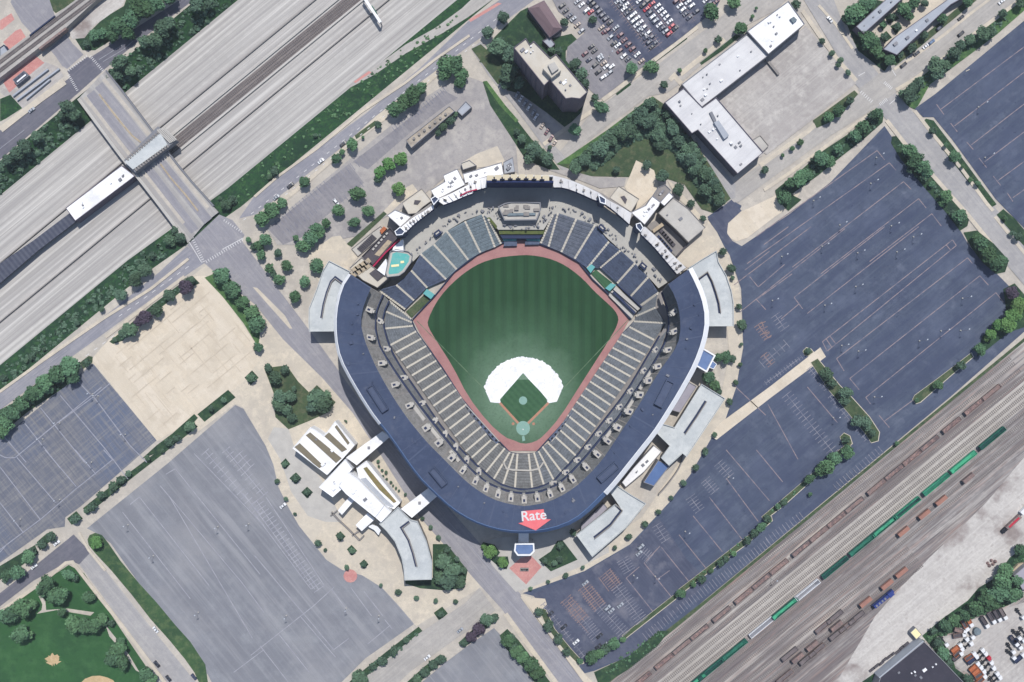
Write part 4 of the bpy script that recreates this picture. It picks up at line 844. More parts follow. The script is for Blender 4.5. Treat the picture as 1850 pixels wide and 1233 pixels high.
def simple(name, label, cat, tile, s, h, rm, wm='grey_wall', vents=0, par=.5, group=None, z0=-.3):
    px = z(tile, s); r_ = bld(name, label, cat, px, h, group); w, f = vol(r_, px, z0, h, rm, wm, par, vents, int(h*7)); return r_, w, f
def wall_windows(parent, A, B, h, floors, n, m='dark_glass', w_=1.2, name='window', z0=1.2):
    A, B = Vector(A[:2]), Vector(B[:2]); d = (B-A).normalized(); 
    for f in range(floors):
        for i in range(n):
            c = A.lerp(B, (i+.5)/n); b = MB(); zz = z0+f*(h-1)/floors; b.box((c.x, c.y), (d.x, d.y), w_, .5, zz, zz+1.4); b.build(name, m, parent)
# apartment tower
px = z('Z3', '25 255 88 207 108 240 130 222 218 312 248 290 415 488 375 525 330 520 300 525 215 425 185 455')
t = bld('apartment_tower', 'tall apartment block with cream roof and dark brick walls, upper middle', 'building', px, 36)
w, rf = vol(t, px, -.3, 36, 'cream_roof', 'brick_wall', .9, 12, 4)
P_ = [W(p, 36)[:2] for p in px]
wall_windows(w, P_[0], P_[11], 36, 10, 6); wall_windows(w, P_[10], P_[9], 36, 9, 3)
b = MB(); Q = [W(p, 40)[:2] for p in z('Z3', '178 365 232 310 275 375 225 415')]; b.prism(Q, 36, 40.5); o = b.build('penthouse', 'cream_roof', rf)
b = MB(); b.prism([W(p, 42.5)[:2] for p in z('Z3', '205 345 240 330 262 365 228 390')], 40.5, 42.5); b.build('lift_housing', 'concrete', o)
# brown hipped house
px = z('Z3', '100 45 185 3 280 150 215 198'); t = bld('brick_house', 'low brick building with plain brown pitched roof beside the car park', 'building', px, 7)
P_ = [W(p, 7)[:2] for p in px]; b = MB(); b.ribbon(ccw(P_), .4, -.3, 6.6, closed=True); b.build('wall', 'brick_wall', t)
P3 = [Vector((p[0], p[1], 6.7)) for p in P_]; r1, r2 = (P3[0]+P3[1])/2*.86+(P3[2]+P3[3])/2*.14, (P3[2]+P3[3])/2*.86+(P3[0]+P3[1])/2*.14; r1.z = r2.z = 9.6
b = MB(); b.face([P3[0], P3[3], r2, r1]); b.face([P3[1], P3[0], r1]); b.face([P3[2], P3[1], r1, r2]); b.face([P3[3], P3[2], r2]); b.build('roof', 'brown_roof', t)
simple('brick_annex', 'small flat grey roofed annex below the brown roofed house', 'building', 'Z3', '178 218 215 200 242 235 218 258', 4, 'slate_roof', 'brick_wall')
# white warehouse in four wings
pxs = [z('P', '1350 57 1424 3 1453 44 1388 98'), z('P', '1232 153 1349 63 1388 100 1267 194'), z('Z3', '825 545 925 470 1025 572 1097 520 1345 810 1210 922 1000 690 968 708')]
t = bld('warehouse', 'long white flat roofed warehouse stepping down beside a concrete yard', 'building', pxs[1], 10)
for i, (px, h) in enumerate(zip(pxs, (12, 10, 11))): vol(t, px, -.3, h, ('white_roof', 'grey_white_roof', 'grey_white_roof')[i], 'brick_wall' if i == 2 else 'grey_wall', .7, (9, 12, 16)[i], i+3)
P_ = z('Z3', '1085 650 1110 640 1165 720 1140 740'); b = MB(); b.prism([W(p, 13)[:2] for p in P_], 11, 13.4); b.build('roof_unit', 'slate_roof', t)
b = MB(); b.prism([W(p, 14)[:2] for p in z('Z4', '140 100 160 88 178 105 158 122')], 12, 13.6); b.build('roof_unit', 'seat_teal', t)
b = MB(); b.prism([W(p, 11.5)[:2] for p in z('Z3', '1060 600 1075 593 1098 640 1085 650')], 11, 12.2); b.build('duct', 'steel_grey', t)
simple('yard_wall', 'low walled enclosure on the concrete yard at the warehouse corner', 'wall', 'Z3', '1290 745 1330 720 1375 775 1345 805', 2.2, 'concrete', 'concrete_dark')
b = MB(); b.ribbon([W(p)[:2] for p in z('Z4', '10 320 75 400')], 1.6, 0, 2.2); tag(b.build('yard_fence', 'concrete_dark'), 'dark wall stub running out into the concrete yard', 'wall')
# row houses
for q, lb in (('490 142 690 -40 760 -30 530 178', 'pale grey roofed row house block nearer the side street'), ('635 262 700 195 960 10 1050 -60 1090 -30 990 25 705 292', 'pale grey roofed row house block along the tree lined avenue')):
    px = z('Z4', q); t = bld('row_house', lb, 'building', px, 8, 'row houses by the avenue'); vol(t, px, -.3, 8, 'slate_roof', 'brick_wall', .3, 5, 2)
# maintenance building
r_, w, f = simple('service_building', 'long narrow beige roofed service building in the parking lot', 'building', 'Z2', '803 745 1032 565 1060 590 832 785', 6.5, 'worn_roof', 'grey_wall', 0)
for i in range(7):
    c = W(z('Z2', '%f %f' % (845+i*28, 735-i*21.5))[0], 7.5); b = MB(); b.tube((c.x, c.y, 6.5), (c.x, c.y, 7.8), .9); b.build('roof_vent', 'concrete_dark', f)
simple('utility_yard', 'cluttered grey utility enclosure beyond the beige service building', 'shed', 'Z2', '1075 590 1120 540 1150 570 1100 615', 4, 'slate_roof', 'steel_grey', 4)
# lower right corner
r_, w, f = simple('factory', 'large dark tar roofed factory with blue edge beside the truck yard', 'building', 'T5', '165 1180 578 845 775 1045 960 1240 960 1300 120 1300', 9, 'dark_tar_roof', 'grey_wall', 10)
b = MB(); b.ribbon([W(p, 9.6)[:2] for p in z('T5', '150 1190 575 838')], .7, -.2, 9.7); b.build('blue_trim', 'slate_roof', r_)
simple('yellow_shed', 'small pale yellow roofed shed by the gravel yard', 'shed', 'T5', '450 758 498 712 556 778 505 822', 4.5, 'yellow_metal', 'steel_grey', 0, .1)
simple('grey_depot', 'lavender grey roofed depot at the right picture edge', 'building', 'T5', '1440 212 1535 130 1700 20 1800 200 1600 330 1520 345', 7, 'lavender_roof', 'grey_wall', 3)
# wooden deck shed near the depot
b = MB(); b.prism([W(p, 3)[:2] for p in z('T5', '1395 200 1480 105 1535 90 1440 205')], 0, 3); tag(b.build('lumber_pile', 'timber_tan'), 'tan timber stack leaning beside the lavender depot', 'lumber')

# ---- gate complex west of the ballpark
simple_g = 'linked white entrance buildings'
px = z('T1', '110 262 228 122 262 140 318 180 345 150 395 82 525 240 455 320 340 440'); t = bld('entrance_hall', 'white entrance hall with brown slatted skylight strips in its roof', 'building', px, 13)
w, rf = vol(t, px, -.3, 13, 'white_roof', 'white_steel', .5, 4, 8)
for q in ('120 255 155 228 315 380 285 398', '195 175 225 155 438 330 400 362', '322 182 352 155 475 270 440 288', '390 118 405 105 492 225 480 240'):
    b = MB(); b.prism([W(p, 13.3)[:2] for p in z('T1', q)], 13, 13.35); b.build('skylight_strip', 'brown_strip', rf)
px = z('T1', '288 525 462 338 508 402 420 505 440 535 378 590'); t = bld('entrance_block', 'white flat block between the skylit hall and the long hall', 'building', px, 15); vol(t, px, -.3, 15, 'white_roof', 'white_steel', .5, 3, 9)
px = z('T1', '422 515 482 425 545 470 722 650 664 725 470 570'); t = bld('club_building', 'long white roofed hall at the middle of the entrance complex', 'building', px, 17); vol(t, px, -.3, 17, 'white_roof', 'white_steel', .5, 6, 10)
px = z('T1', '724 652 772 690 705 760 667 727'); t = bld('link_block', 'small white roofed block joining the long hall to the curved ramp', 'building', px, 16); vol(t, px, -.3, 16, 'white_roof', 'white_steel', .4, 1, 11)
px = z('T1', '540 395 605 348 832 630 792 672 740 650 560 475'); t = bld('garden_roof_hall', 'wedge shaped white building with a planted brown strip on top', 'building', px, 11); w, rf = vol(t, px, -.3, 11, 'white_roof', 'white_steel', .5, 0, 12)
b = MB(); b.prism([W(p, 11.3)[:2] for p in z('T1', '585 398 608 388 700 500 808 622 790 632 690 540 620 450')], 11, 11.4); b.build('planting_strip', 'planting', rf)
b = MB(); b.prism([W(p, 11.2)[:2] for p in z('T1', '560 470 600 460 720 590 790 655 770 668 700 620')], 11, 11.2); b.build('glazed_strip', 'slate_roof', rf)
for q, lb in (('412 682 498 580 526 612 440 712', 'upper of two white entry canopies on the plaza side'), ('532 782 612 700 662 742 574 822', 'lower of two white entry canopies on the plaza side')):
    px = z('T1', q); t = bld('entry_canopy', lb, 'canopy', px, 8, 'entry canopies'); P_ = [W(p, 8)[:2] for p in px]; b = MB(); b.prism(P_, 7.4, 8); b.build('roof', 'white_roof', t)
    for p in offset(ccw(P_), 1., True): b = MB(); b.tube((p[0], p[1], -.2), (p[0], p[1], 7.4), .3); b.build('column', 'white_steel', t)
t = thing('shade_sail', 'torn looking white fabric shade ribs next to the lower entry canopy', 'awning', W(z('T1', '655 815')[0]))
for k in range(4):
    A, B = W(z('T1', '%f %f' % (618+k*8, 790-k*3))[0], 5), W(z('T1', '%f %f' % (690+k*4, 845-k*9))[0], 4); b = MB(); b.ribbon([A.xy, A.lerp(B, .5).xy+Vector((.6, .6)), B.xy], .7, 4.2, 4.6+k*.2); b.tube((A.x, A.y, 0), (A.x, A.y, 4.6), .12); b.build('rib', 'white_steel', t)
b = MB()
for a, c in (('370 690', '420 745'), ('420 745', '480 800'), ('480 800', '560 880'), ('510 850', '560 815'), ('365 715', '410 680'), ('560 880', '590 850')): b.ribbon([W(p)[:2] for p in z('T1', a+' '+c)], .8, 0, 1.6)
tag(b.build('garden_wall', 'concrete_dark'), 'broken line of low grey walls around the entry court', 'wall')
for q, lb in (('468 325 712 148 768 182 540 377', 'upper white covered footbridge crossing the street to the stadium'), ('838 672 1026 530 1082 588 912 732', 'lower white covered footbridge crossing the street to the stadium')):
    px = z('T1', q); t = bld('footbridge', lb, 'bridge', px, 16, 'covered footbridges'); P_ = ccw([W(p, 16)[:2] for p in px]); b = MB(); b.prism(P_, 15.2, 16.2); b.build('roof', 'white_roof', t)
    b = MB(); b.ribbon(offset(P_, .6, True), .4, 8, 15.2, closed=True); b.build('wall', 'white_steel', t); b = MB(); b.prism(offset(P_, .5, True), 7.2, 8); b.build('deck', 'concrete', t)
    b = MB(); A = (Vector(P_[0])+Vector(P_[1])+Vector(P_[2])+Vector(P_[3]))/4; b.box((A.x, A.y), (1, 0), 1.6, 1.6, 16.2, 17); b.build('roof_unit', 'grey_wall', t)
# spiral ramps: pale decks with a slot between the two runs
def ramp(label, polys, slots, h=14, corn=(), dark=()):
    px = polys[0][1] if isinstance(polys[0], tuple) else polys[0]; t = bld('pedestrian_ramp', label, 'ramp', px, h, 'pedestrian ramps')
    for k, q in enumerate(polys):
        P_ = ccw([W(p, h)[:2] for p in q]); b = MB(); b.prism(P_, h-1.2, h); dk = b.build('deck', 'ramp_deck', t)
        b = MB(); b.ribbon(P_, .35, h-1.2, h+1.1, closed=True); b.build('parapet', 'ramp_deck', t)
        b = MB(); b.ribbon(offset(P_, 1.2, True), .5, -.3, h-1.2, closed=True); b.build('wall', 'concrete_dark', t)
    for s_ in slots:
        b = MB(); b.ribbon([W(p, h)[:2] for p in s_], .5, h-.5, h+1.5); b.build('divider_wall', 'concrete_dark', t)
        b = MB(); b.ribbon([W(p, h)[:2] for p in s_], 1.1, h+.004, h+.03, off=-.8); b.build('light_well', 'rail_navy', t)
    return t
ramp('curved pale ramp of the west entrance complex beside the young grove', [z('T1', '695 772 820 660 902 745 950 758 1010 890 1048 1030 1045 1145 865 1150 860 1080 845 1000 800 890 745 820')], [z('T1', '898 762 848 800 895 880 925 970 948 1060')], 14)
ramp('pale ramp tower on the left shoulder of the stadium above the street', [z('S4', '240 10 440 112 395 215 345 290 310 390 296 500 285 690 50 692 45 600 48 470 90 370 130 265 180 110')], [z('S4', '370 232 300 180 265 215 225 320 195 430 172 565')], 14)
ramp('pale ramp tower on the right shoulder of the stadium beside the parking lot', [z('S5', '880 80 1010 -5 1145 -85 1165 20 1240 150 1290 300 1310 420 1312 640 1070 640 1062 520 1045 430 1010 300 950 180')], [z('S5', '965 185 1060 115 1110 210 1150 330 1175 420 1188 515')], 14)
ramp('pale straight ramp deck on the lower right side of the stadium', [z('S6', '962 280 1178 412 822 950 785 918 660 1032 588 962 668 852 520 706 570 640 712 682')], [z('S6', '1008 440 920 580 810 742')], 12)
ramp('pale ramp deck at the south corner right of the brick forecourt', [z('Z11', '357 450 560 290 600 322 525 208 556 180 640 236 722 285 620 410 440 565')], [z('Z11', '562 285 600 322 540 400 452 470')], 11)
simple('ramp_annex', 'blue roofed annex between the ramp decks on the lower right', 'building', 'S6', '562 988 662 1040 520 1222 428 1190', 9, 'blue_metal', 'grey_wall', 0, .3)
simple('loading_court', 'bright white loading roof squeezed behind the blue roofed annex', 'building', 'S6', '520 850 590 905 560 940 430 1090 260 1233 225 1190 330 1060', 4, 'white_roof', 'grey_wall', 5, .3)
simple('service_wing', 'narrow grey service wing between stadium wall and straight ramp', 'building', 'S6', '850 265 915 300 760 540 690 520', 6, 'lavender_roof', 'grey_wall', 3)
simple('service_wing', 'narrow grey service wing between stadium wall and south ramp', 'building', 'Z11', '385 395 500 285 520 310 480 350 380 430', 5, 'lavender_roof', 'grey_wall', 2)
b = MB(); b.ribbon([W(p)[:2] for p in smooth(z('S6', '790 930 770 1010 730 1090 640 1210 560 1300'), 2)], .7, 0, 2.6); tag(b.build('screen_wall', 'concrete_dark'), 'curved low wall along the plaza below the straight ramp', 'wall')
# glass-topped entrance towers
def gate_tower(label, glass, link, h):
    t = thing('gate_tower', label, 'tower', W(center(glass)), 'glass topped gate towers'); P_ = ccw([W(p, h)[:2] for p in glass])
    b = MB(); b.prism(offset(P_, -.4, True), -.3, h-.6); b.build('wall', 'white_steel', t); b = MB(); b.ribbon(offset(P_, -.6, True), .9, h-1, h+.9, closed=True); b.build('parapet', 'white_steel', t)
    b = MB(); b.face([(p[0], p[1], h) for p in P_]); b.build('glass_roof', 'blue_glass', t)
    if link: b = MB(); b.prism([W(p, h-1)[:2] for p in link], h-6, h-1); b.build('link_bridge', 'white_roof', t)
    return t
gate_tower('glass roofed gate tower standing on the red brick forecourt', z('T2', '565 870 690 870 692 915 668 940 580 940 560 912'), z('T2', '582 775 660 775 660 862 582 862'), 16)
gate_tower('glass roofed gate tower outside the right side wall of the stadium', z('S5', '1020 872 1118 930 1048 1068 948 1008'), None, 18)
simple('ticket_booth', 'little blue roofed booth beside the right hand gate tower', 'booth', 'S5', '1108 975 1150 1010 1120 1055 1080 1040', 5, 'blue_glass', 'white_steel', 0, .3)
# statue group on the forecourt
c = W(z('T2', '627 1058')[0]); t = thing('monument', 'dark sculpture group on its plinth at the centre of the brick forecourt', 'monument', c)
b = MB(); b.box((c.x, c.y), (1, 0), 5.6, 2.2, 0, .9); b.build('plinth', 'concrete_dark', t)
b = MB()
for dx, hh in ((-2, 2.2), (-1, 2.6), (.2, 2.1), (1.2, 2.7), (2.1, 2.3)): b.tube((c.x+dx, c.y, .9), (c.x+dx+.2, c.y+.1, hh), .45, 8, .3); b.tube((c.x+dx+.2, c.y+.1, hh), (c.x+dx+.2, c.y+.1, hh+.5), .22, 8, .16)
b.build('bronze_figures', 'black_metal', t)
# ---- fan deck and left-field buildings
px = z('S1', '565 885 620 865 740 885 778 920 765 990 700 1082 650 1118 535 1132 520 1090'); t = bld('fan_deck', 'turquoise floored play deck overhanging the left field seats', 'deck', px, 16)
P_ = ccw([W(p, 16)[:2] for p in px]); b = MB(); b.prism(P_, 15, 16); b.build('deck', 'concrete', t); b = MB(); b.prism(offset(P_, 1.6, True), 16, 16.06); b.build('play_floor', 'teal_deck', t)
b = MB(); b.ribbon(P_, .4, 15, 17.2, closed=True); b.build('railing', 'steel_grey', t)
b = MB(); b.prism(offset(P_, 4, True), 0, 15); b.build('support', 'concrete_dark', t)
b = MB(); c = W(z('S1', '610 1020')[0], 16.3); b.box((c.x, c.y), (.9, .1), 5.5, 1.6, 16.06, 16.3); c = W(z('S1', '680 985')[0], 16.3); b.box((c.x, c.y), (.9, .1), 2.5, 1.6, 16.06, 16.3); b.build('play_pad', 'yellow_metal', t)
simple('awning_roof', 'bright white triangular awning beside the turquoise deck', 'awning', 'S1', '440 1062 520 960 530 1000 508 1112', 17, 'white_roof', 'white_steel', 0, .1)
simple('awning_roof', 'white wedge awning above the turquoise deck', 'awning', 'S1', '595 845 680 770 690 880 585 875', 17, 'white_roof', 'white_steel', 0, .1)
px = z('S1', '290 935 420 800 560 655 640 745 520 880 395 1010'); t = bld('terrace_bar', 'open timber terrace with dark frame left of the turquoise deck', 'terrace', px, 12); w, f = vol(t, px, -.2, 12, 'timber_dark', 'timber_dark', 1.4, 0)
b = MB(); b.prism([W(p, 12.2)[:2] for p in z('S1', '410 915 540 770 580 790 460 930')], 12, 12.3); b.build('deck', 'timber_tan', f)
for k in range(6): b = MB(); c = W(z('S1', '%f %f' % (400+k*26, 860-k*30))[0], 13); b.box((c.x, c.y), (.7, .7), 1.6, 1.2, 12, 13.2); b.build('table', 'concrete', f)
b = MB(); b.ribbon([W(p, 14)[:2] for p in z('S1', '395 1030 520 890 650 770')], .9, 11, 14); b.build('banner', 'magenta', t)
px = z('S1', '170 1045 290 940 330 985 545 1140 440 1233 300 1160'); t = bld('pavilion', 'tan roofed pavilion with roof squares next to the left roof tip', 'building', px, 15); w, f = vol(t, px, -.2, 15, 'cream_roof', 'concrete_dark', .8, 0)
for k in range(8): b = MB(); c = W(z('S1', '%f %f' % (215+(k % 4)*42, 1060-(k % 4)*26+(k//4)*45))[0], 15.5); b.box((c.x, c.y), (.75, .65), 4.2, 3.2, 15, 15.5); b.build('roof_panel', 'timber_tan', f)
b = MB(); b.prism([W(p, 16)[:2] for p in z('S1', '360 1095 420 1050 500 1120 440 1170')], 15, 15.8); b.build('roof_opening', 'timber_dark', f)
simple('picnic_terrace', 'pale paved terrace with two rows of dark benches below the grass bank', 'terrace', 'S1', '190 860 400 690 470 640 520 690 430 780 250 930', .6, 'concrete', 'concrete_dark', 0, .6)
for k in range(11):
    c = W(z('S1', '%f %f' % (270+k*13.5, 870-k*13))[0], 1); b = MB(); b.box((c.x, c.y), (.75, -.66), 4.2, .9, .6, 1.5); tag(b.build('bench_row', 'timber_dark'), '%s dark bench from the left on the pale picnic terrace' % ordi(k+1), 'bench', 'picnic terrace benches')
b = MB(); b.prism([W(p, 3)[:2] for p in z('S1', '460 680 500 640 530 660 480 715')], 0, 3); tag(b.build('wood_kiosk', 'truck_orange'), 'small orange brown kiosk at the picnic terrace end', 'kiosk')
simple('left_field_building', 'white roofed outfield building behind the turquoise deck awnings', 'building', 'S1', '535 532 610 480 765 546 665 650', 12, 'white_roof', 'grey_wall', 3)
r_, w, f = simple('left_field_building', 'tan terrace roof with a brown opening between two white roofs', 'building', 'S1', '678 412 868 275 962 392 880 450 815 512 740 520', 9, 'cream_roof', 'concrete_dark', 0)
b = MB(); b.prism([W(p, 9.3)[:2] for p in z('S1', '790 425 800 385 862 390 830 430')], 9, 9.4); b.build('roof_opening', 'timber_dark', f)
simple('left_field_building', 'stepped white roof left of the scoreboard with roof units', 'building', 'S1', '955 290 1095 205 1078 145 1212 85 1290 235 1140 315 1010 380', 13, 'white_roof', 'grey_wall', 8)
simple('left_field_building', 'white roof with an outlined panel just left of the scoreboard', 'building', 'S2', '90 132 462 22 482 140 330 152 110 222', 13, 'white_roof', 'grey_wall', 8)
for q, lb in (('S1 1250 30 1330 0 1394 50 1270 90', 'tan container yard roof behind the scoreboard'), ('S2 480 20 570 -30 590 110 490 130', 'slate roofed sheds behind the scoreboard')):
    t_, s_ = q.split(' ', 1); simple('service_shed', lb, 'shed', t_, s_, 4, 'cream_roof' if 'tan' in lb else 'slate_roof', 'grey_wall', 6)
r_, w, f = simple('right_field_building', 'tan terrace roof with brown opening right of the scoreboard', 'building', 'S3', '205 335 285 230 465 345 395 460', 9, 'cream_roof', 'concrete_dark', 0)
b = MB(); b.prism([W(p, 9.3)[:2] for p in z('S3', '300 325 335 315 360 350 345 390')], 9, 9.4); b.build('roof_opening', 'timber_dark', f)
simple('right_field_building', 'curved white roofed concession building on the right field side', 'building', 'S3', '395 465 530 400 585 320 655 372 640 410 515 572', 12, 'white_roof', 'grey_wall', 6)
simple('right_field_building', 'small white roofed block at the end of the concession building', 'building', 'S3', '655 375 735 285 772 322 690 405', 10, 'white_roof', 'grey_wall', 1)
simple('machine_yard', 'round machine plant in a small yard beside the white concession roof', 'machinery', 'S3', '590 315 640 240 700 220 750 270 655 370', 5, 'concrete_dark', 'steel_grey', 9)
simple('concrete_hall', 'large plain pale concrete roof on the right field side', 'building', 'S3', '640 470 770 335 900 430 1055 600 905 728 800 620', 8, 'concrete', 'concrete_dark', 2)
t = thing('picnic_garden', 'sunken picnic yard with tan hut and planter rows on the right field side', 'yard', W(z('S3', '720 700')[0]))
b = MB(); b.prism([W(p, 1)[:2] for p in z('S3', '530 580 655 510 900 740 800 860 700 760')], 0, .8); b.build('floor', 'concrete_dark', t)
b = MB(); b.ribbon([W(p, 3)[:2] for p in z('S3', '655 512 902 742 800 858')], .6, .8, 4); b.build('wall', 'timber_dark', t)
b = MB(); b.prism([W(p, 5)[:2] for p in z('S3', '585 620 670 555 690 580 600 645')], 0, 4.4); b.build('hut', 'timber_tan', t)
for k in range(12):
    c = W(z('S3', '%f %f' % ((672, 690) [k % 2]+(k//2)*19-(k % 2)*45, 635+(k//2)*22+(k % 2)*55))[0], 2); b = MB(); b.box((c.x, c.y), (.7, .7), 2.2, 3.2, .8, 2.2); b.build('planter', 'rail_navy' if k % 2 else 'timber_dark', t)
# ================================================================ EXPRESSWAY, BRIDGES, STATION
px = z('P', '143 178 168 152 191 128 230 178 280 245 330 312 395 384 372 402 340 440 318 408 270 345 222 285 180 228')
t = thing('road_bridge', 'wide grey concrete road bridge with tan median crossing over the expressway', 'bridge', W(center(px)))
P_ = ccw([W(p, 0)[:2] for p in px]); b = MB(); b.prism(P_, -1.4, .45); b.build('deck', 'bridge_concrete', t)
b = MB(); b.ribbon([W(p, 1)[:2] for p in smooth(z('P', '143 178 180 228 222 285 270 345 318 408 334 432'), 1)], 2.0, -1.5, 1.5, off=-.4); b.build('parapet', 'concrete', t)
b = MB(); b.ribbon([W(p, 1)[:2] for p in smooth(z('P', '191 128 230 178 280 245 330 312 385 373'), 1)], .8, -1.5, 1.5, off=.3); b.build('parapet', 'steel_grey', t)
for s_ in ('Z1 180 0', ): pass
b = MB()
for q in ('Z1 525 500 570 560 640 650 700 720 745 755', 'Z1 850 870 905 945 980 1030 1050 1120'):
    t_, s_ = q.split(' ', 1); b.ribbon([W(p, 1)[:2] for p in z(t_, s_)], 1.0, .4, .8)
b.build_each('median_strip', 'timber_tan', t)
for (a, c), w_, m_, nm in ((((187, 143), (376, 376)), 2.4, 'pavement', 'walkway'), (((153, 176), (332, 404)), 2.2, 'pavement', 'walkway'), (((163, 168), (352, 418)), 6.2, 'street', 'carriageway'), (((178, 154), (376, 400)), 6.2, 'street', 'carriageway')):
    b = MB(); b.line(W(a, .5), W(c, .5), w_, .48 if nm == 'carriageway' else .5); b.build(nm, m_, t)
for i, (s0, t0) in enumerate(((-60, 300), (-60, 345), (-60, 450), (-60, 490))):
    b = MB(); A, B = W(ST((2, 6, 4, 0)[i], t0), -6), W(ST((58, 60, 50, 46)[i], t0), -6); b.ribbon([A[:2], B[:2]], 1.2, -6, -1.4); b.build('pier', 'concrete_dark', t)
# station
px = z('Z1', '350 1105 645 880 715 935 400 1172'); t = thing('station_building', 'long white station roof over the platform in the middle of the expressway', 'station', W(center(px), -6)); vol(t, px, -6, 2.5, 'white_roof', 'brick_wall', .3, 7, 4)
px = z('Z1', '655 850 835 670 935 745 715 915'); t = thing('station_house', 'glazed grey station house spanning the road bridge with a pale roof strip', 'station', W(center(px), 0))
P_ = ccw([W(p, 7)[:2] for p in px]); b = MB(); b.prism(P_, .7, 6.4); b.build('wall', 'steel_grey', t)
b = MB(); b.prism([W(p, 7.4)[:2] for p in z('Z1', '660 860 850 705 890 770 705 900')], 6.4, 7.4); b.build('roof', 'ramp_deck', t)
b = MB()
for k in range(14):
    for (a, c) in ((('670 850'), ('845 700')), (('715 905'), ('895 772'))):
        p, q = z('Z1', a)[0], z('Z1', c)[0]; f = (k+.5)/14; cc = W((p[0]+(q[0]-p[0])*f, p[1]+(q[1]-p[1])*f), 7.6); b.box((cc.x, cc.y), (math.cos(TH), math.sin(TH)), 1.0, 2.0, 6.4, 7.9)
b.build('louvre', 'concrete_dark', t)
b = MB()
for k in range(5): b.ribbon([W(z('Z1', '%f %f' % (835+k*9, 690+k*-3))[0], 7)[:2], W(z('Z1', '%f %f' % (905+k*8, 760-k*4))[0], 7)[:2]], .8, 6.4, 7.6)
b.build('canopy_rib', 'concrete', t)
px = z('P', '-160 600 0 476 60 435 125 386 138 400 70 452 0 512 -150 628'); t = thing('platform_canopy', 'dark ribbed canopy over the station platform running to the left edge', 'canopy', W(center(px), -6))
P_ = ccw([W(p, -1)[:2] for p in px]); b = MB(); b.prism(P_, -1.6, -1); b.build('roof', 'platform_dark', t)
b = MB(); b.prism(offset(P_, 1., True), -6, -5); b.build('platform', 'concrete_dark', t)
for k in range(8): b = MB(); c = W((110-k*14, 402+k*11), -4); b.tube((c.x, c.y, -5), (c.x, c.y, -1.6), .25); b.build('column', 'steel_grey', t)
b = MB(); b.face([W(p, -5.97) for p in [ST(s, tt) for s, tt in ((36, 391), (60, 392), (900, 392), (900, 415), (60, 413), (36, 413))]][::-1]); b.build('railway_bed', 'ballast_dark', kind='structure')
def track(name, label, tt, s0, s1, h, group):
    t = thing('railway_track', label, 'railway track', W(ST((s0+s1)/2, tt), h), group)
    A, B = W(ST(s0, tt), h), W(ST(s1, tt), h); d = (B-A).normalized(); n = Vector((-d.y, d.x, 0)); b = MB()
    for sg in (-1, 1):
        a, c = A+n*sg*.75, B+n*sg*.75; b.ribbon([a[:2], c[:2]], .16, h+.16, h+.34)
    b.build('rails', 'rail_steel', t); b = MB(); k = int((B-A).length/1.3)
    for i in range(k): c = A.lerp(B, (i+.5)/k); b.box((c.x, c.y), (d.x, d.y), .45, 2.6, h, h+.16)
    b.build('sleepers', 'sleeper', t); return t
for i, tt in enumerate((398.5, 408)): track('', '%s of two dark tracks in the median of the expressway' % ('upper', 'lower')[i], tt, 40, 760, -5.96, 'median tracks')
for i, (t0, t1) in enumerate(((368, 362), (450, 446))):   # barriers
    b = MB(); b.ribbon([W(ST(s, t0 if s < 0 else t1), -6)[:2] for s in (-700, -1, 40, 700)], .6, -6, -4.8)
    tag(b.build('barrier_wall', 'concrete_dark'), 'concrete barrier between lanes %s the median railway of the expressway' % ('above', 'below')[i], 'barrier', 'expressway lane barriers')
for i, tt in enumerate((388, 418)):
    b = MB(); b.ribbon([W(ST(s, tt), -6)[:2] for s in (30, 760)], .5, -6, -4.9); tag(b.build('barrier_wall', 'concrete'), 'pale barrier along the %s side of the median railway' % ('upper', 'lower')[i], 'barrier', 'median barriers')
# sign gantry
A, B = W(z('Z2', '575 -20')[0], 1), W(z('Z2', '668 120')[0], 1); t = thing('sign_gantry', 'white sign gantry with a green sign over the upper expressway lanes', 'sign', W(z('Z2', '668 120')[0], -6))
b = MB(); b.ribbon([A[:2], B[:2]], 1.8, .4, 1.4); b.build('beam', 'white_steel', t)
for P0 in (A, B): b = MB(); b.tube((P0.x, P0.y, -6), (P0.x, P0.y, 1), .4); b.build('post', 'steel_grey', t)
d = (B-A).normalized(); c = A.lerp(B, .55); b = MB(); b.box((c.x+1.2, c.y+.6), (d.x, d.y), 6, .3, -1.2, 2.4); b.build('sign_panel', 'green_sign', t)
# elevated tracks in the far corner
px = z('T4', '-200 690 0 545 290 340 530 150 760 -20 960 -170 1120 -140 900 30 640 270 370 470 0 755 -150 860'); t = thing('rail_viaduct', 'pale ballasted rail embankment with two dark tracks in the top left corner', 'viaduct', W(center(px)))
P_ = ccw([W(p, 5)[:2] for p in px]); b = MB(); b.prism(P_, -.2, 5); b.build('deck', 'street_pale', t)
for a, c in (('-150 720', '900 -80'), ('-150 800', '1010 -80')):
    A, B = W(z('T4', a)[0], 5), W(z('T4', c)[0], 5); b = MB(); b.ribbon([A[:2], B[:2]], 2.6, 5, 5.12); o = b.build('track_bed', 'ballast_dark', t)
    d = (B-A).normalized(); n = Vector((-d.y, d.x)); b = MB()
    for sg in (-1, 1): b.ribbon([A.xy+n*sg*.75, B.xy+n*sg*.75], .16, 5.1, 5.4)
    b.build('rails', 'rail_steel', o)
b = MB(); b.ribbon([W(p, 6)[:2] for p in z('T4', '380 475 640 275')], 1.4, 2.5, 6.2); b.build('girder', 'car_rust', t)
b = MB(); b.ribbon([W(p, 6)[:2] for p in z('T4', '285 345 530 155')], .8, 2.5, 5.9); b.build('girder', 'rail_navy', t)
simple('corner_pavilion', 'small pale blue roofed pavilion at the far left on red paving', 'building', 'T4', '0 470 40 440 85 505 0 575', 4, 'slate_roof', 'rail_navy')
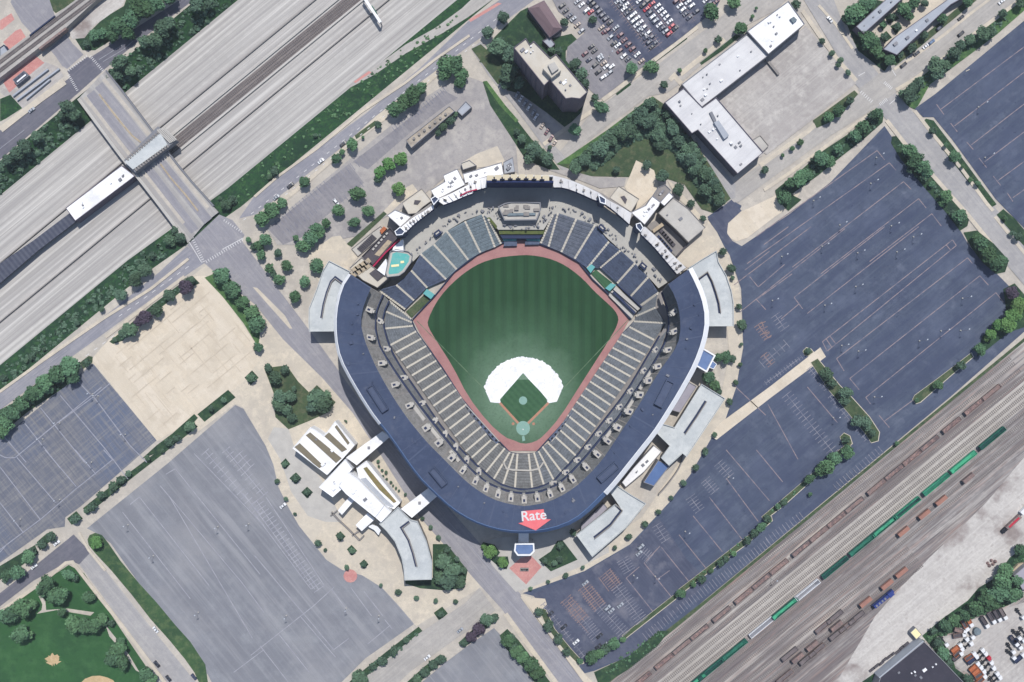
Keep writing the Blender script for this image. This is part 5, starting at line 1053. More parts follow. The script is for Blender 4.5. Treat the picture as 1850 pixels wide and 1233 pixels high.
r_, w, f = simple('plaza_shelter', 'dark shelter with a white stripe on the red paving', 'shelter', 'T4', '125 775 230 690 275 735 165 825', 3, 'platform_dark', 'steel_grey', 0, .1)
b = MB(); b.ribbon([W(p, 3.2)[:2] for p in z('T4', '165 795 250 725')], .9, 3.0, 3.3); b.build('roof_stripe', 'white_roof', f)
for k, s_ in enumerate(('120 930 460 670', '160 970 570 665', '250 960 480 770')):
    b = MB(); p = [W(q, 2)[:2] for q in z('T4', s_)]; b.ribbon(p, 1.0, -.2, 1.7); tag(b.build('ramp_wall', 'slate_roof'), '%s of the parallel blue grey ramp walls by the red paving' % ('upper', 'middle long', 'lower short')[k], 'wall', 'ramp walls')
# ================================================================ RAIL YARD
for i, tt in enumerate((1658, 1670, 1686, 1700, 1714, 1726, 1737, 1750, 1763, 1778, 1792, 1806, 1820, 1833, 1846)):
    track('', '%s rail yard track counting from the parking lot side' % ordi(i+1), tt, -240, 640 if tt > 1800 else 1000, gz(ST(200, tt)), 'rail yard tracks')
def at_t(x, y, tt):       # slide a photo point onto a track
    t = .635*x+.773*y; return (x+.635*(tt-t), y+.773*(tt-t))
D = (math.cos(TH), math.sin(TH)); DV = Vector((D[0], D[1], 0))
def bogies(t, c, L, g):
    for s in (-1, 1):
        b = MB(); q = c+DV*s*(L/2-2.2)
        b.box((q.x, q.y), D, 2.6, 2.0, g+.5, g+1.0)
        for e in (-.8, .8):
            for w_ in (-.75, .75):
                n = Vector((-D[1], D[0], 0)); a = q+DV*e+n*w_; b.tube((a.x-n.x*.1, a.y-n.y*.1, g+.8), (a.x+n.x*.1, a.y+n.y*.1, g+.8), .45, 10)
        b.build('bogie', 'black_metal', t)
def hopper(p, tt, L, m, label, group, open_=True, inner='black_metal', name='freight_car', cat='freight car'):
    p = at_t(p[0], p[1], tt); g = gz(p)+.34; c = W(p, 3); n = Vector((-D[1], D[0], 0)); t = thing(name, label, cat, (c.x, c.y, g), group)
    b = MB(); hw = 1.35; top = g+(3.8 if 'hopper' in label else 2.7)
    prof = [(-L/2, 0, .0), (L/2, 0, 0)]
    P_ = [(c+DV*a*L/2+n*q*hw)[:2] for a, q in ((-1, -1), (1, -1), (1, 1), (-1, 1))]
    b.ribbon(P_, .22, g+1.1, top, closed=True); b.prism(P_, g+1.0, g+1.2)
    for k in range(9):
        for sg in (-1, 1): q = c+DV*(-L/2+L*(k+.5)/9)+n*sg*(hw+.14); b.box((q.x, q.y), D, .18, .14, g+1.1, top-.1)
    b.build('body', m, t)
    b = MB(); q = [(c+DV*a*(L/2-.25)+n*e*(hw-.2))[:2] for a, e in ((-1, -1), (1, -1), (1, 1), (-1, 1))]
    for s in (-1, 1):       # inward sloping end sheets and load bed
        e0, e1 = c+DV*s*(L/2-.3), c+DV*s*(L/2-3.4)
        b.face([(e0.x+n.x*1.35, e0.y+n.y*1.35, top-.4), (e0.x-n.x*1.35, e0.y-n.y*1.35, top-.4), (e1.x-n.x*1.35, e1.y-n.y*1.35, g+1.6), (e1.x+n.x*1.35, e1.y+n.y*1.35, g+1.6)])
    b.face([(v[0], v[1], top-.9 if not open_ else g+1.7) for v in q]); b.build('load_bed', inner, t)
    bogies(t, c, L, g); return t
G = z('Z12', '1215 -55 1050 58 905 174 752 300 632 392 512 494 366 610 95 822')+z('Z11', '1185 1052 1060 1148 955 1218 820 1320')
for i, p in enumerate(G): hopper(p, 1750, 20.5, 'hopper_light' if i in (1, 2, 3) else 'hopper_green', '%s green hopper wagon from the right end of the green train' % ordi(i+1), 'green hopper wagons', inner=('hopper_dark', 'hopper_light', 'hopper_green')[i % 3])
for p, lb in ((z('Z12', '218 728')[0], 'silver grey hopper wagon between green wagons'), (z('Z11', '1330 932')[0], 'white open wagon between green wagons, lower part of the train')): hopper(p, 1750, 19.0, 'white_steel', lb, None, inner='steel_grey')
rr = random.Random(12)
p0, p1 = ST(-235, 1686), ST(960, 1686); s = -235; i = 0
while s < 940:
    i += 1; p = ST(s, 1686); L = 14.2; hopper(p, 1686, L, rr.choice(('car_rust', 'car_rust', 'car_brown')), '%s low rusty gondola wagon from the left end of the brown train' % ordi(i), 'rusty gondola wagons', open_=rr.random() < .4, inner=rr.choice(('load_scrap', 'load_scrap', 'car_rust'))); s += 15.0/U+rr.choice((0, 0, 0, 10))
def container(p, tt, L, m, label, group):
    p = at_t(p[0], p[1], tt); g = gz(p)+.34; c = W(p, 2.5); n = Vector((-D[1], D[0], 0)); t = thing('flat_wagon', label, 'freight car', (c.x, c.y, g), group)
    b = MB(); b.box((c.x, c.y), D, L, 2.7, g+1.0, g+1.4); b.build('flatbed', 'car_brown', t)
    b = MB(); b.box((c.x, c.y), D, L*.93, 2.5, g+1.4, g+3.6)
    for k in range(14): q = c+DV*(-L*.46+L*.93*(k+.5)/14); b.box((q.x, q.y), D, .25, 2.56, g+1.4, g+3.68)
    b.build('container_load', m, t); bogies(t, c, L, g)
OR_ = z('Z12', '1090 160 940 270 850 343 738 432')
for i, p in enumerate(OR_): container(p, 1778, 9.0, 'car_orange' if i else 'car_rust', '%s orange loaded flat wagon from the right on the upper orange train' % ordi(i+1), 'orange wagons, upper train')
for i, p in enumerate(z('Z12', '728 650 652 714 535 803 375 922 250 1030 172 1095')): container(p, 1833, 9.5, 'car_orange' if i < 3 else 'car_rust', '%s orange loaded flat wagon from the right on the lower orange train' % ordi(i+1), 'orange wagons, lower train')
for k, (tt, xs) in enumerate(((1846, (540, 490, 440, 330, 280, 160)), (1820, (420, 360, 180)))):
    for i, x in enumerate(xs):
        y = {1820: 940, 1846: 950}[tt]
        p = z('Z12', '%f %f' % (x, y-(x-xs[0])*.82))[0]; hopper(p, tt, 12.5, ('car_brown', 'car_rust')[i % 2], '%s dark brown gondola from the right, %s' % (ordi(i+1), ('row beside the blue engine', 'row above the lower orange train')[k]), 'dark gondola rows', open_=True, inner='car_brown')
p = at_t(*z('Z12', '640 800')[0], 1850); g = gz(p)+.3; c = W(p, 3); t = thing('locomotive', 'blue diesel locomotive standing alone at the gravel edge of the yard', 'locomotive', (c.x, c.y, g)); n = Vector((-D[1], D[0], 0))
b = MB(); b.box((c.x, c.y), D, 17, 3.0, g+1.1, g+1.7); b.build('frame', 'rail_navy', t)
b = MB(); q = c-DV*2.2; b.box((q.x, q.y), D, 11.5, 2.0, g+1.7, g+4.0); b.build('hood', 'loco_blue', t)
b = MB(); q = c+DV*5.6; b.box((q.x, q.y), D, 3.6, 3.0, g+1.7, g+4.6); b.build('cab', 'loco_blue', t)
b = MB(); q = c+DV*7.9; b.box((q.x, q.y), D, 1.0, 1.8, g+1.7, g+2.9); b.build('nose', 'loco_blue', t)
for k in range(4): b = MB(); q = c+DV*(-6.3+k*2.4); b.tube((q.x, q.y, g+4.0), (q.x, q.y, g+4.3), .7, 12); b.build('radiator_fan', 'steel_grey', t)
bogies(t, c, 16, g)
rr = random.Random(21)
for i in range(9):
    p = z('T5', '%f %f' % (85+i*40+rr.uniform(-6, 6), 1110-i*29+rr.uniform(-6, 6)))[0]; c = W(p, 1.); b = MB(); b.box((c.x, c.y), D, rr.uniform(2.5, 5), 1.5, 0, 1.4); b.box((c.x, c.y), D, 1.2, 1.2, 1.4, 1.8)
    tag(b.build('scrap_stack', 'timber_dark'), '%s dark stack of old sleepers from the left along the factory hedge' % ordi(i+1), 'stack', 'stacks along the factory hedge')
for i, (x, y) in enumerate(z('T5', '1190 95 1225 70 1240 105 1205 120 1260 80')):
    c = W((x, y), 1); b = MB(); b.tube((c.x, c.y, 0), (c.x+.2, c.y+.1, 1.4+i*.2), 1.5, 9, .6); tag(b.build('rubble_heap', 'load_scrap'), '%s small brown rubble heap from the left on the gravel yard' % ordi(i+1), 'heap', 'rubble heaps')

# ================================================================ VEHICLES
def car_proto(paint, kind):
    L, Wd, Hh = (4.7, 1.9, 1.5) if kind == 'sedan' else (5.0, 2.0, 1.85)
    xs = [-L/2, -L/2+.15, -L/2+.9, -L/2+1.6, .35, 1.25, L/2-.25, L/2] if kind == 'sedan' else [-L/2, -L/2+.1, -L/2+.35, -L/2+.9, .5, 1.3, L/2-.25, L/2]
    zs = [.75, .95, 1.0, Hh, Hh, 1.02, .88, .6] if kind == 'sedan' else [.8, 1.1, 1.7, Hh, Hh, 1.15, 1.0, .65]
    ws = [.8, .93, .95, .72, .72, .95, .92, .75]
    b = MB()
    for s in (-1, 1):
        for i in range(7): b.face([(xs[i], s*Wd/2*.97, .3), (xs[i+1], s*Wd/2*.97, .3), (xs[i+1], s*Wd/2, min(zs[i+1], .95)), (xs[i], s*Wd/2, min(zs[i], .95))])
    for i in range(7):
        b.face([(xs[i], -Wd/2*ws[i], zs[i]), (xs[i+1], -Wd/2*ws[i+1], zs[i+1]), (xs[i+1], Wd/2*ws[i+1], zs[i+1]), (xs[i], Wd/2*ws[i], zs[i])])
        for s in (-1, 1): b.face([(xs[i], s*Wd/2*ws[i], zs[i]), (xs[i+1], s*Wd/2*ws[i+1], zs[i+1]), (xs[i+1], s*Wd/2, min(zs[i+1], .95)), (xs[i], s*Wd/2, min(zs[i], .95))])
    for i in (0, 7): b.face([(xs[i], -Wd/2, .3), (xs[i], Wd/2, .3), (xs[i], Wd/2*ws[i], zs[i]), (xs[i], -Wd/2*ws[i], zs[i])])
    root = b.build('parked_car', 'paint_'+paint)
    b = MB(); e = .025
    for i, j in ((2, 3), (4, 5)):
        f0, f1 = .12, .88
        a = [xs[i]+(xs[j]-xs[i])*f0, zs[i]+(zs[j]-zs[i])*f0+e]; c = [xs[i]+(xs[j]-xs[i])*f1, zs[i]+(zs[j]-zs[i])*f1+e]
        b.face([(a[0], -Wd*.36, a[1]), (c[0], -Wd*.35, c[1]), (c[0], Wd*.35, c[1]), (a[0], Wd*.36, a[1])])
    for s in (-1, 1): b.face([(xs[3]+.1, s*(Wd/2*.8), Hh-.1), (xs[4]-.1, s*(Wd/2*.8), Hh-.1), (xs[4]+.5, s*(Wd/2*.97+e), 1.0), (xs[3]-.4, s*(Wd/2*.97+e), 1.0)])
    b.build('windows', 'car_glass', root)
    for x in (-L/2+.9, L/2-.9):
        for s in (-1, 1): b = MB(); b.tube((x, s*(Wd/2-.2), .34), (x, s*(Wd/2+.02), .34), .34, 10); b.build('wheel', 'rubber', root)
    return root
PROTO = {}
def copy_tree(o, parent=None):
    c = o.copy(); COL.objects.link(c)
    if parent: c.parent = parent
    for ch in o.children: copy_tree(ch, c)
    return c
def car(p, ang, paint, kind, label, group):
    k = (paint, kind)
    if k not in PROTO: PROTO[k] = o = car_proto(paint, kind); 
    else: o = copy_tree(PROTO[k])
    g = gz(p); c = W(p, .8); o.location = (c.x, c.y, g); o.rotation_euler = (0, 0, ang); tag(o, label, 'car', group); return o
CN = dict(w='white', s='silver', k='black', n='navy', r='red', m='maroon', t='tan', b='blue')
WORD = dict(white='white', silver='silver', black='black', navy='dark blue', red='red', maroon='maroon', tan='tan', blue='blue')
rr = random.Random(33)
ROWS = [('left edge row of the upper parking lot', 'T3', '170 50 k 200 95 k 235 135 n 265 165 s 300 215 t 335 265 s'),
 ('first double row, left file, upper parking lot', 'T3', '300 15 s 335 45 w 378 92 w 415 105 r 505 240 t 532 272 m 556 262 m 582 322 s 612 375 k 645 392 w 662 437 m 697 482 w 735 507 n'),
 ('first double row, right file, upper parking lot', 'T3', '405 12 n 430 38 k 460 70 n 488 98 n 515 130 n 545 162 n 578 195 k 630 240 s 668 302 m 702 347 m 737 384 m 772 420 m 812 470 w 848 525 t'),
 ('second double row, left file, upper parking lot', 'T3', '645 15 s 670 47 n 700 78 w 727 112 n 755 148 w 780 182 w 806 216 w 834 252 s 860 290 n 888 325 n 915 362 n 942 400 k'),
 ('second double row, right file, upper parking lot', 'T3', '690 8 s 716 42 w 748 84 k 782 124 w 810 160 w 838 196 w 868 238 w 903 286 w 932 322 n 962 372 n'),
 ('third double row, left file, upper parking lot', 'T3', '830 10 w 862 46 k 890 80 r 915 114 n 942 148 w 968 180 s 1000 215 w 1024 244 n 1056 270 s 1085 292 r'),
 ('third double row, right file, upper parking lot', 'T3', '905 8 k 938 34 r 986 54 w 1012 88 w 1038 118 w 1064 150 w 1090 186 w 1108 226 r 1140 244 k'),
 ('fourth double row, left file, upper parking lot', 'T3', '1148 8 m 1176 50 w 1202 86 w 1230 120 n 1258 152 n'),
 ('fourth double row, right file, upper parking lot', 'T3', '1205 4 m 1246 20 w 1278 52 w 1318 100 n'), ('last row, right end, upper parking lot', 'T3', '1400 5 w 1440 22 n 1490 16 m'),
 ('loose group behind the apartment tower', 'T3', '365 462 m 420 402 k 446 436 k 400 514 n 455 556 k 488 486 s 480 618 k 520 664 w 524 544 t 548 572 w 590 575 w 575 625 s 500 505 s'),
 ('small lot below the apartment tower', 'Z3', '40 505 s 62 525 w 84 548 s 106 570 w 128 598 s 142 622 w 176 668 t 200 700 m 222 735 m 240 760 t')]
for lm, tile, s_ in ROWS:
    v = s_.split(); items = sorted(((float(v[i]), float(v[i+1]), v[i+2]) for i in range(0, len(v), 3)), key=lambda a: a[1])
    for i, (x, y, c_) in enumerate(items):
        p = z(tile, '%f %f' % (x, y))[0]; a = TH+rr.gauss(0, .03)+(math.pi if rr.random() < .5 else 0)
        if 'below' in lm: a = TH+R(18)
        car(p, a, CN[c_], 'suv' if rr.random() < .45 else 'sedan', '%s car, %s from the top, %s' % (WORD[CN[c_]], ordi(i+1), lm), 'cars in the upper parking lots')
ONE = [('Z4', 740, 345, 'k', 0, 'dark car parked farthest left on the row house avenue'), ('Z4', 810, 285, 'k', 0, 'dark car parked second from left on the row house avenue'), ('Z4', 858, 247, 'w', 0, 'white car parked outside the row houses'), ('Z4', 888, 225, 'b', 0, 'blue car parked just right of the white one by the row houses'),
 ('Z4', 1045, 95, 'k', 0, 'dark car under the trees beyond the row houses'), ('Z4', 1045, 180, 'k', 0, 'dark car driving on the row house avenue'), ('Z4', 930, 150, 'n', 0, 'dark blue car in tree shade beside the row house'), ('Z4', 1260, 10, 'w', 0, 'white car at the top end of the row house avenue'), ('Z4', 350, 105, 'w', 1, 'white car parked on the side street at the top'),
 ('Z2', 470, 765, 'k', 0, 'dark car on the frontage street beside a street tree'), ('Z2', 352, 856, 'w', 0, 'white car parked on the frontage street kerb'), ('Z2', 190, 985, 'k', 0, 'dark car on the frontage street near the intersection'), ('Z2', 115, 1048, 's', 0, 'silver car nearest the hedge on the frontage street'), ('Z2', 433, 1072, 'w', 1, 'white van like car between trees in the left service lot'),
 ('Z9', 825, 955, 'w', 1, 'white car on the street along the long grass strip'), ('Z9', 832, 1137, 'k', 1, 'upper dark car at the park kerb, bottom left'), ('Z9', 893, 1213, 'k', 1, 'lower dark car at the park kerb, bottom left'), ('Z9', 1028, 1205, 'n', 1, 'dark blue car at the grass strip, bottom left'), ('Z9', 180, 620, 'w', 0, 'white car on the dark street by the left lot hedge'), ('Z9', 300, 495, 'w', 0, 'white car at the path end beside the clipped trees'),
 ('Z10', 1090, 957, 's', 0, 'silver car on the street below the plaza corner'), ('Z10', 915, 1102, 'w', 0, 'white car on the lower street near the bottom hedge'), ('Z10', 150, 297, 'w', 0, 'white car parked at the plaza edge of the grey lot'),
 ('T6', 697, 825, 'k', 0, 'lone black car in the middle of the lower violet lot'), ('T6', 686, 917, 'k', 0, 'black car at the bottom hedge of the violet lot'), ('T6', 745, 905, 's', 0, 'silver car at the bottom hedge of the violet lot'), ('T6', 490, 878, 'w', 0, 'white van at the left kerb of the violet lot'), ('T6', 265, 630, 'k', 0, 'upper black car at the left kerb of the violet lot'), ('T6', 385, 745, 'k', 0, 'lower black car at the left kerb of the violet lot'),
 ('T6', 572, 360, 's', 0, 'silver car at the head of the second stall block'), ('T6', 880, 555, 's', 0, 'silver car beside the third stall block'), ('T6', 765, 578, 's', 0, 'silver car left of a pair between stall blocks'), ('T6', 800, 602, 's', 0, 'silver car right of a pair between stall blocks'), ('T6', 1060, 40, 's', 0, 'silver car higher in the small stall block near the ramp'), ('T6', 1045, 97, 's', 0, 'silver car lower in the small stall block near the ramp'),
 ('T4', 305, 1068, 's', 0, 'silver car on the frontage street at far left'), ('Z3', 1000, 778, 'k', 1, 'dark car in the lane below the warehouse'), ('Z5', 965, 640, 'n', 0, 'x')]
for tile, x, y, c_, dr, lb in ONE[:-1]:
    car(z(tile, '%f %f' % (x, y))[0], TH-(math.pi/2 if dr else 0), CN[c_], 'suv' if rr.random() < .4 else 'sedan', lb, None)
def truck(p, ang, bed, cab, label):
    t = thing('dump_truck', label, 'truck', (0, 0, 0), 'trucks in the corner yard')
    b = MB(); b.box((3.2, 0), (1, 0), 2.0, 2.4, .6, 2.9); b.box((4.4, 0), (1, 0), 1.0, 1.9, .6, 1.9); cb = b.build('cab', 'paint_'+cab, t)
    b = MB(); b.face([(4.21, -1, 1.95), (4.21, 1, 1.95), (4.21, 1, 2.7), (4.21, -1, 2.7)]); b.build('windscreen', 'car_glass', cb)
    if bed:
        b = MB(); b.ribbon([(-3.6, -1.2), (1.9, -1.2), (1.9, 1.2), (-3.6, 1.2)], .18, 1.2, 2.7, closed=True); b.prism([(-3.6, -1.2), (1.9, -1.2), (1.9, 1.2), (-3.6, 1.2)], 1.1, 1.3); b.build('bed', bed, t)
        b = MB(); b.face([(-3.5, -1.1, 1.9), (1.8, -1.1, 1.9), (1.8, 1.1, 1.9), (-3.5, 1.1, 1.9)]); b.build('load', 'timber_dark' if rr.random() < .5 else bed, t)
    b = MB(); b.box((.2, 0), (1, 0), 8.0, 1.0, .6, 1.0); b.build('chassis', 'black_metal', t)
    for x in (3.6, -1.2, -2.5):
        for s in (-1, 1): b = MB(); b.tube((x, s*.85, .5), (x, s*1.2, .5), .5, 10); b.build('wheel', 'rubber', t)
    c = W(p, 1.5); t.location = (c.x, c.y, gz(p)); t.rotation_euler = (0, 0, ang)
    for ch in t.children: ch.matrix_parent_inverse = Matrix.Identity(4)
    return t
TR = [(1000, 640, 'truck_orange', -1), (960, 680, 'truck_orange', -1), (915, 735, 'car_rust', -.2), (905, 780, 'car_rust', .1), (880, 905, 'truck_orange', .7), (900, 945, 'truck_orange', .7), (890, 985, 'timber_dark', .7), (1010, 985, 'truck_orange', .7), (1035, 1015, 'rail_navy', .7), (1050, 1085, 'truck_orange', .7), (1080, 1120, 'truck_orange', .7), (1105, 1155, 'truck_orange', .7), (1115, 1205, 'truck_orange', .7),
      (1150, 650, 'timber_dark', -1), (1215, 610, 'car_brown', -1), (1270, 590, 'timber_dark', -1), (1325, 570, 'car_brown', -1), (1010, 760, None, -.9), (760, 830, None, -.9), (1455, 770, None, -.9), (1500, 790, None, -.9), (1525, 745, None, -.9), (1400, 900, None, -.9), (1430, 830, 'rail_navy', -.9), (1465, 860, 'rail_navy', -.9), (1480, 1000, 'rail_navy', .7), (1400, 960, None, -.9), (1095, 955, None, .7), (1125, 990, None, .7), (1155, 1030, None, .7), (1180, 1075, None, .7), (1205, 1130, None, .7), (1235, 1180, None, .7), (1260, 1215, None, .7), (945, 850, None, .7), (985, 890, None, .7), (1490, 570, None, -.9)]
bw = dict(truck_orange='orange bed dump truck', car_rust='rusty bed dump truck', timber_dark='dark bed dump truck', rail_navy='navy bed dump truck', car_brown='brown bed dump truck')
order = sorted(range(len(TR)), key=lambda i: TR[i][0])
for i, (x, y, bed, a) in enumerate(TR):
    truck(z('T5', '%f %f' % (x, y))[0], a+rr.gauss(0, .06), bed, 'red' if (x, y) == (1155, 1030) else 'white', '%s, %s from the left of the corner yard trucks' % ('red truck without bed' if (x, y) == (1155, 1030) else bw.get(bed, 'white bobtail truck'), ordi(order.index(i)+1)))
c = W(z('T5', '1085 745')[0], 2); b = MB(); b.tube((c.x, c.y, 0), (c.x, c.y, 3), 2.4, 14); t = tag(b.build('storage_tank', 'seat_teal'), 'round green tank among the trucks in the corner yard', 'tank')
t = thing('semi_trailer', 'long red roofed trailer at the right edge of the gravel yard', 'truck', W(z('Z12', '1325 385')[0]))
c = W(z('Z12', '1325 385')[0], 3); b = MB(); b.box((c.x, c.y), (.72, .69), 12, 2.6, 1.0, 3.6); b.build('trailer_box', 'car_rust', t); b = MB(); b.box((c.x, c.y), (.72, .69), 9, 1.3, 3.6, 3.75); b.build('roof_panel', 'paint_red', t)
b = MB(); c2_ = c-Vector((.72, .69, 0))*8; b.box((c2_.x, c2_.y), (.72, .69), 3, 2.4, .6, 2.6); b.build('cab', 'black_metal', t)
t = thing('semi_trailer', 'white topped trailer cut off by the right edge of the picture', 'truck', W(z('Z12', '1395 310')[0])); c = W(z('Z12', '1395 310')[0], 3); b = MB(); b.box((c.x, c.y), (.72, .69), 10, 2.6, 1.0, 3.6); b.build('trailer_box', 'paint_white', t); b = MB(); b.box((c.x, c.y), (.72, .69), 9, 1.8, .4, 1.0); b.build('chassis', 'black_metal', t)

# light poles over the lots
def pole_proto():
    t = thing('light_pole', 'x', 'light pole'); b = MB(); b.tube((0, 0, 0), (0, 0, 11), .1, 8, .07); b.build('pole', 'steel_grey', t)
    b = MB(); b.tube((0, 0, 0), (0, 0, .8), .45, 10); b.build('base', 'concrete', t)
    b = MB(); b.box((.7, 0), (1, 0), 1.4, .12, 10.7, 10.82); a = b.build('arm', 'steel_grey', t); b = MB(); b.box((1.3, 0), (1, 0), .9, .6, 10.6, 10.9); b.build('lamp_head', 'pole_white', a)
    return t
lp = pole_proto()
LPS = [('Z8', '105 155 320 100 510 135 808 50 55 390 335 415 425 630 515 660 1070 378 955 552 1060 550 600 905 720 130 500 315 840 605 380 1015', 'big right hand lot'), ('Z4', '275 1060 580 968 415 1190 690 1195 610 830 1155 560 1190 830', 'upper right lots'), ('Z11', '940 440 1170 150 665 675 1400 690 780 680', 'lot below the ramps'), ('Z5', '475 890 505 900 300 1045 210 1130 650 1105', 'worn left lot'), ('Z9', '470 70 300 270 90 375', 'worn left lot, lower half'), ('Z9', '665 405 1145 415 1310 400 1040 872 800 570', 'bottom grey lot'), ('Z10', '160 890 480 850 655 890', 'grey lot near the plaza'), ('T3', '578 475 400 620', 'apartment tower car park')]
first = True
for tile, s_, lm in LPS:
    for i, p in enumerate(sorted(z(tile, s_))):
        o = lp if first else copy_tree(lp); first = False
        c = W(p, 5); o.location = (c.x, c.y, gz(p)); o.rotation_euler = (0, 0, TH); tag(o, 'white headed lamp pole, %s from left, %s' % (ordi(i+1), lm), 'light pole', 'parking lot lamp poles')
# ================================================================ TREES
def crown_proto(seed, n, leaf, m, lobes, flat_=1.0):
    """crown of radius 1: lobes filled with leaf clumps on their skins"""
    r_ = random.Random(seed); b = MB(); L = [(0, 0, .1, .72)]
    for i in range(lobes):
        a = 2*math.pi*(i+r_.random()*.7)/lobes; d = r_.uniform(.38, .62); L.append((d*math.cos(a), d*math.sin(a), r_.uniform(-.25, .4), r_.uniform(.32, .5)))
    for i in range(3): L.append((r_.uniform(-.3, .3), r_.uniform(-.3, .3), r_.uniform(.35, .6), r_.uniform(.3, .42)))
    for (x, y, h, q) in L:       # dense inner shell so that the crown is not see-through
        u = r_.uniform(0, 6); rings = []
        for j in range(1, 4):
            th = math.pi*j/4; rings.append([(x+q*.8*math.sin(th)*math.cos(u+k*1.047)*r_.uniform(.85, 1.1), y+q*.8*math.sin(th)*math.sin(u+k*1.047)*r_.uniform(.85, 1.1), h+q*.8*math.cos(th)) for k in range(6)])
        for A, B in zip(rings, rings[1:]):
            for k in range(6): b.face([A[k], A[(k+1) % 6], B[(k+1) % 6], B[k]])
        b.face(rings[0]); b.face(rings[-1][::-1])
    tot = sum(q*q for *_, q in L)
    for (x, y, h, q) in L:
        for _ in range(int(n*q*q/tot)):
            v = Vector((r_.gauss(0, 1), r_.gauss(0, 1), r_.gauss(.25, 1))).normalized(); p = Vector((x, y, h))+v*q*r_.uniform(.8, 1.12)
            w = (v+Vector((r_.gauss(0, .5), r_.gauss(0, .5), r_.gauss(.2, .5)))).normalized(); a = w.orthogonal().normalized(); c = w.cross(a); s = leaf*r_.uniform(.6, 1.3); e = r_.uniform(.6, 1.)
            k = r_.random()*6; a, c = a*math.cos(k)+c*math.sin(k), c*math.cos(k)-a*math.sin(k)
            b.face([p-a*s-c*s*e*.4, p+a*s*.2-c*s*e, p+a*s+c*s*e*.3, p-a*s*.3+c*s*e])
    me = bpy.data.meshes.new('crown'); me.from_pydata([(v[0], v[1], v[2]*flat_) for v in b.v], [], b.f); me.materials.append(MATS[m]); return me
CM = {}
for m in ('leaf', 'leaf_dark', 'leaf_bright', 'leaf_purple'):
    CM[m, 'big'] = [crown_proto(k*7+1, 620, .13, m, 7) for k in range(4 if m in ('leaf', 'leaf_dark') else 1)]
    CM[m, 'small'] = [crown_proto(k*7+3, 200, .2, m, 5) for k in range(3 if m == 'leaf' else 1)]
b = MB(); b.tube((0, 0, 0), (0, 0, .62), .055, 8, .035)
for k in range(5): a = k*1.256; b.tube((0, 0, .45+.04*k), (.34*math.cos(a), .34*math.sin(a), .85), .025, 6, .012)
TM = bpy.data.meshes.new('trunk'); TM.from_pydata(b.v, [], b.f); TM.materials.append(MATS['bark'])
TREES = []   # (landmark, tile, 'x y r ...', material, adjective)
def T(lm, tile, s, m='leaf', adj=''): TREES.append((lm, tile, s, m, adj))
T('the belt above the upper frontage street', 'Z1', '640 140 55 700 100 55 760 50 60 830 20 50 600 195 40 500 190 30 460 235 20 680 175 42 545 175 30 900 -20 50', 'leaf')
T('the green bank right of the bridge head', 'Z1', '860 150 50 900 125 38 820 215 45 640 330 46 690 375 36 625 395 28 1040 30 45 1110 25 28 770 225 36', 'leaf_dark')
T('the green bank left of the bridge head', 'Z1', '360 570 42 390 605 38 330 610 26 195 725 32 130 780 42 90 815 36 40 850 32', 'leaf_dark')
T('the slope beside the lower bridge end', 'Z1', '1200 1088 34 1232 1060 26 1170 1055 12', 'leaf_dark'); T('the lower slope right of the bridge', 'Z2', '110 910 26 80 940 18 322 720 13 345 718 9', 'leaf_dark')
T('the frontage street hedge by the intersection', 'Z2', '40 1160 40 92 1118 42 145 1080 32', 'leaf'); T('the frontage street pavement', 'Z2', '265 965 34 435 840 28 465 808 17 518 768 36 655 664 22 575 730 10')
T('the clipped block along the frontage street', 'Z2', '748 582 45 790 545 46 838 508 48 880 472 38', 'leaf'); T('the corner grove at the frontage street end', 'Z2', '1020 345 50 1065 345 48 1010 392 38 1098 400 40 1088 440 30', 'leaf'); T('the alley corner lawn', 'Z2', '1320 95 36 1235 172 34 1290 250 52 1350 290 45 1310 215 22', 'leaf_dark')
T('the left side lawn of the apartment tower', 'Z2', '1345 395 55 1400 440 36 1330 450 30 1390 350 34', 'leaf_dark')
T('the paved yard behind the scoreboard', 'Z2', '665 915 36 712 872 38 655 955 22 775 845 38 765 1005 36', 'leaf_bright'); T('the service lot by the left ramp', 'Z2', '545 1030 42 445 1118 38 605 1120 33 530 1180 32 380 1185 28 330 1215 38')
T('the row below the beige service building', 'Z2', '1040 640 26 1000 676 28 975 705 18 1065 610 16', 'leaf_dark')
T('the walls of the apartment tower', 'Z3', '290 120 24 348 340 34 382 395 34 402 440 26 262 270 24 455 520 24 225 265 18', 'leaf_dark'); T('the pale street kerb by the tower', 'Z3', '490 572 40 350 688 36')
T('the edge of the upper car park', 'Z3', '650 365 36 755 358 38 445 105 22 1072 62 45 1190 15 36', 'leaf'); T('the pavement above the warehouse', 'Z3', '1110 212 20 1040 270 14 905 375 14 822 450 24 1228 150 36 1290 90 12 1310 45 10')
T('the wooded triangle right of the scoreboard', 'Z3', '745 550 38 700 602 42 688 642 36 740 645 46 790 720 38 640 700 42 590 712 38 540 748 38 480 792 48 440 805 36 400 850 36 350 890 36 800 772 32 870 690 36 900 750 34 930 792 28 880 642 28 960 850 42 980 902 36 1040 930 42 1080 972 36 1040 1012 42 1110 1060 36 920 840 28 570 900 22 840 610 28 858 652 28', 'leaf_dark')
T('the right field plaza edge', 'Z3', '730 880 28 810 935 38 895 1005 33 965 1080 24 1030 1160 18 1100 1000 34', 'leaf_dark'); T('the alley hedge behind the scoreboard', 'Z3', '130 800 46 200 842 38 168 815 34 108 840 32 70 740 28 215 785 14 40 700 20', 'leaf_dark')
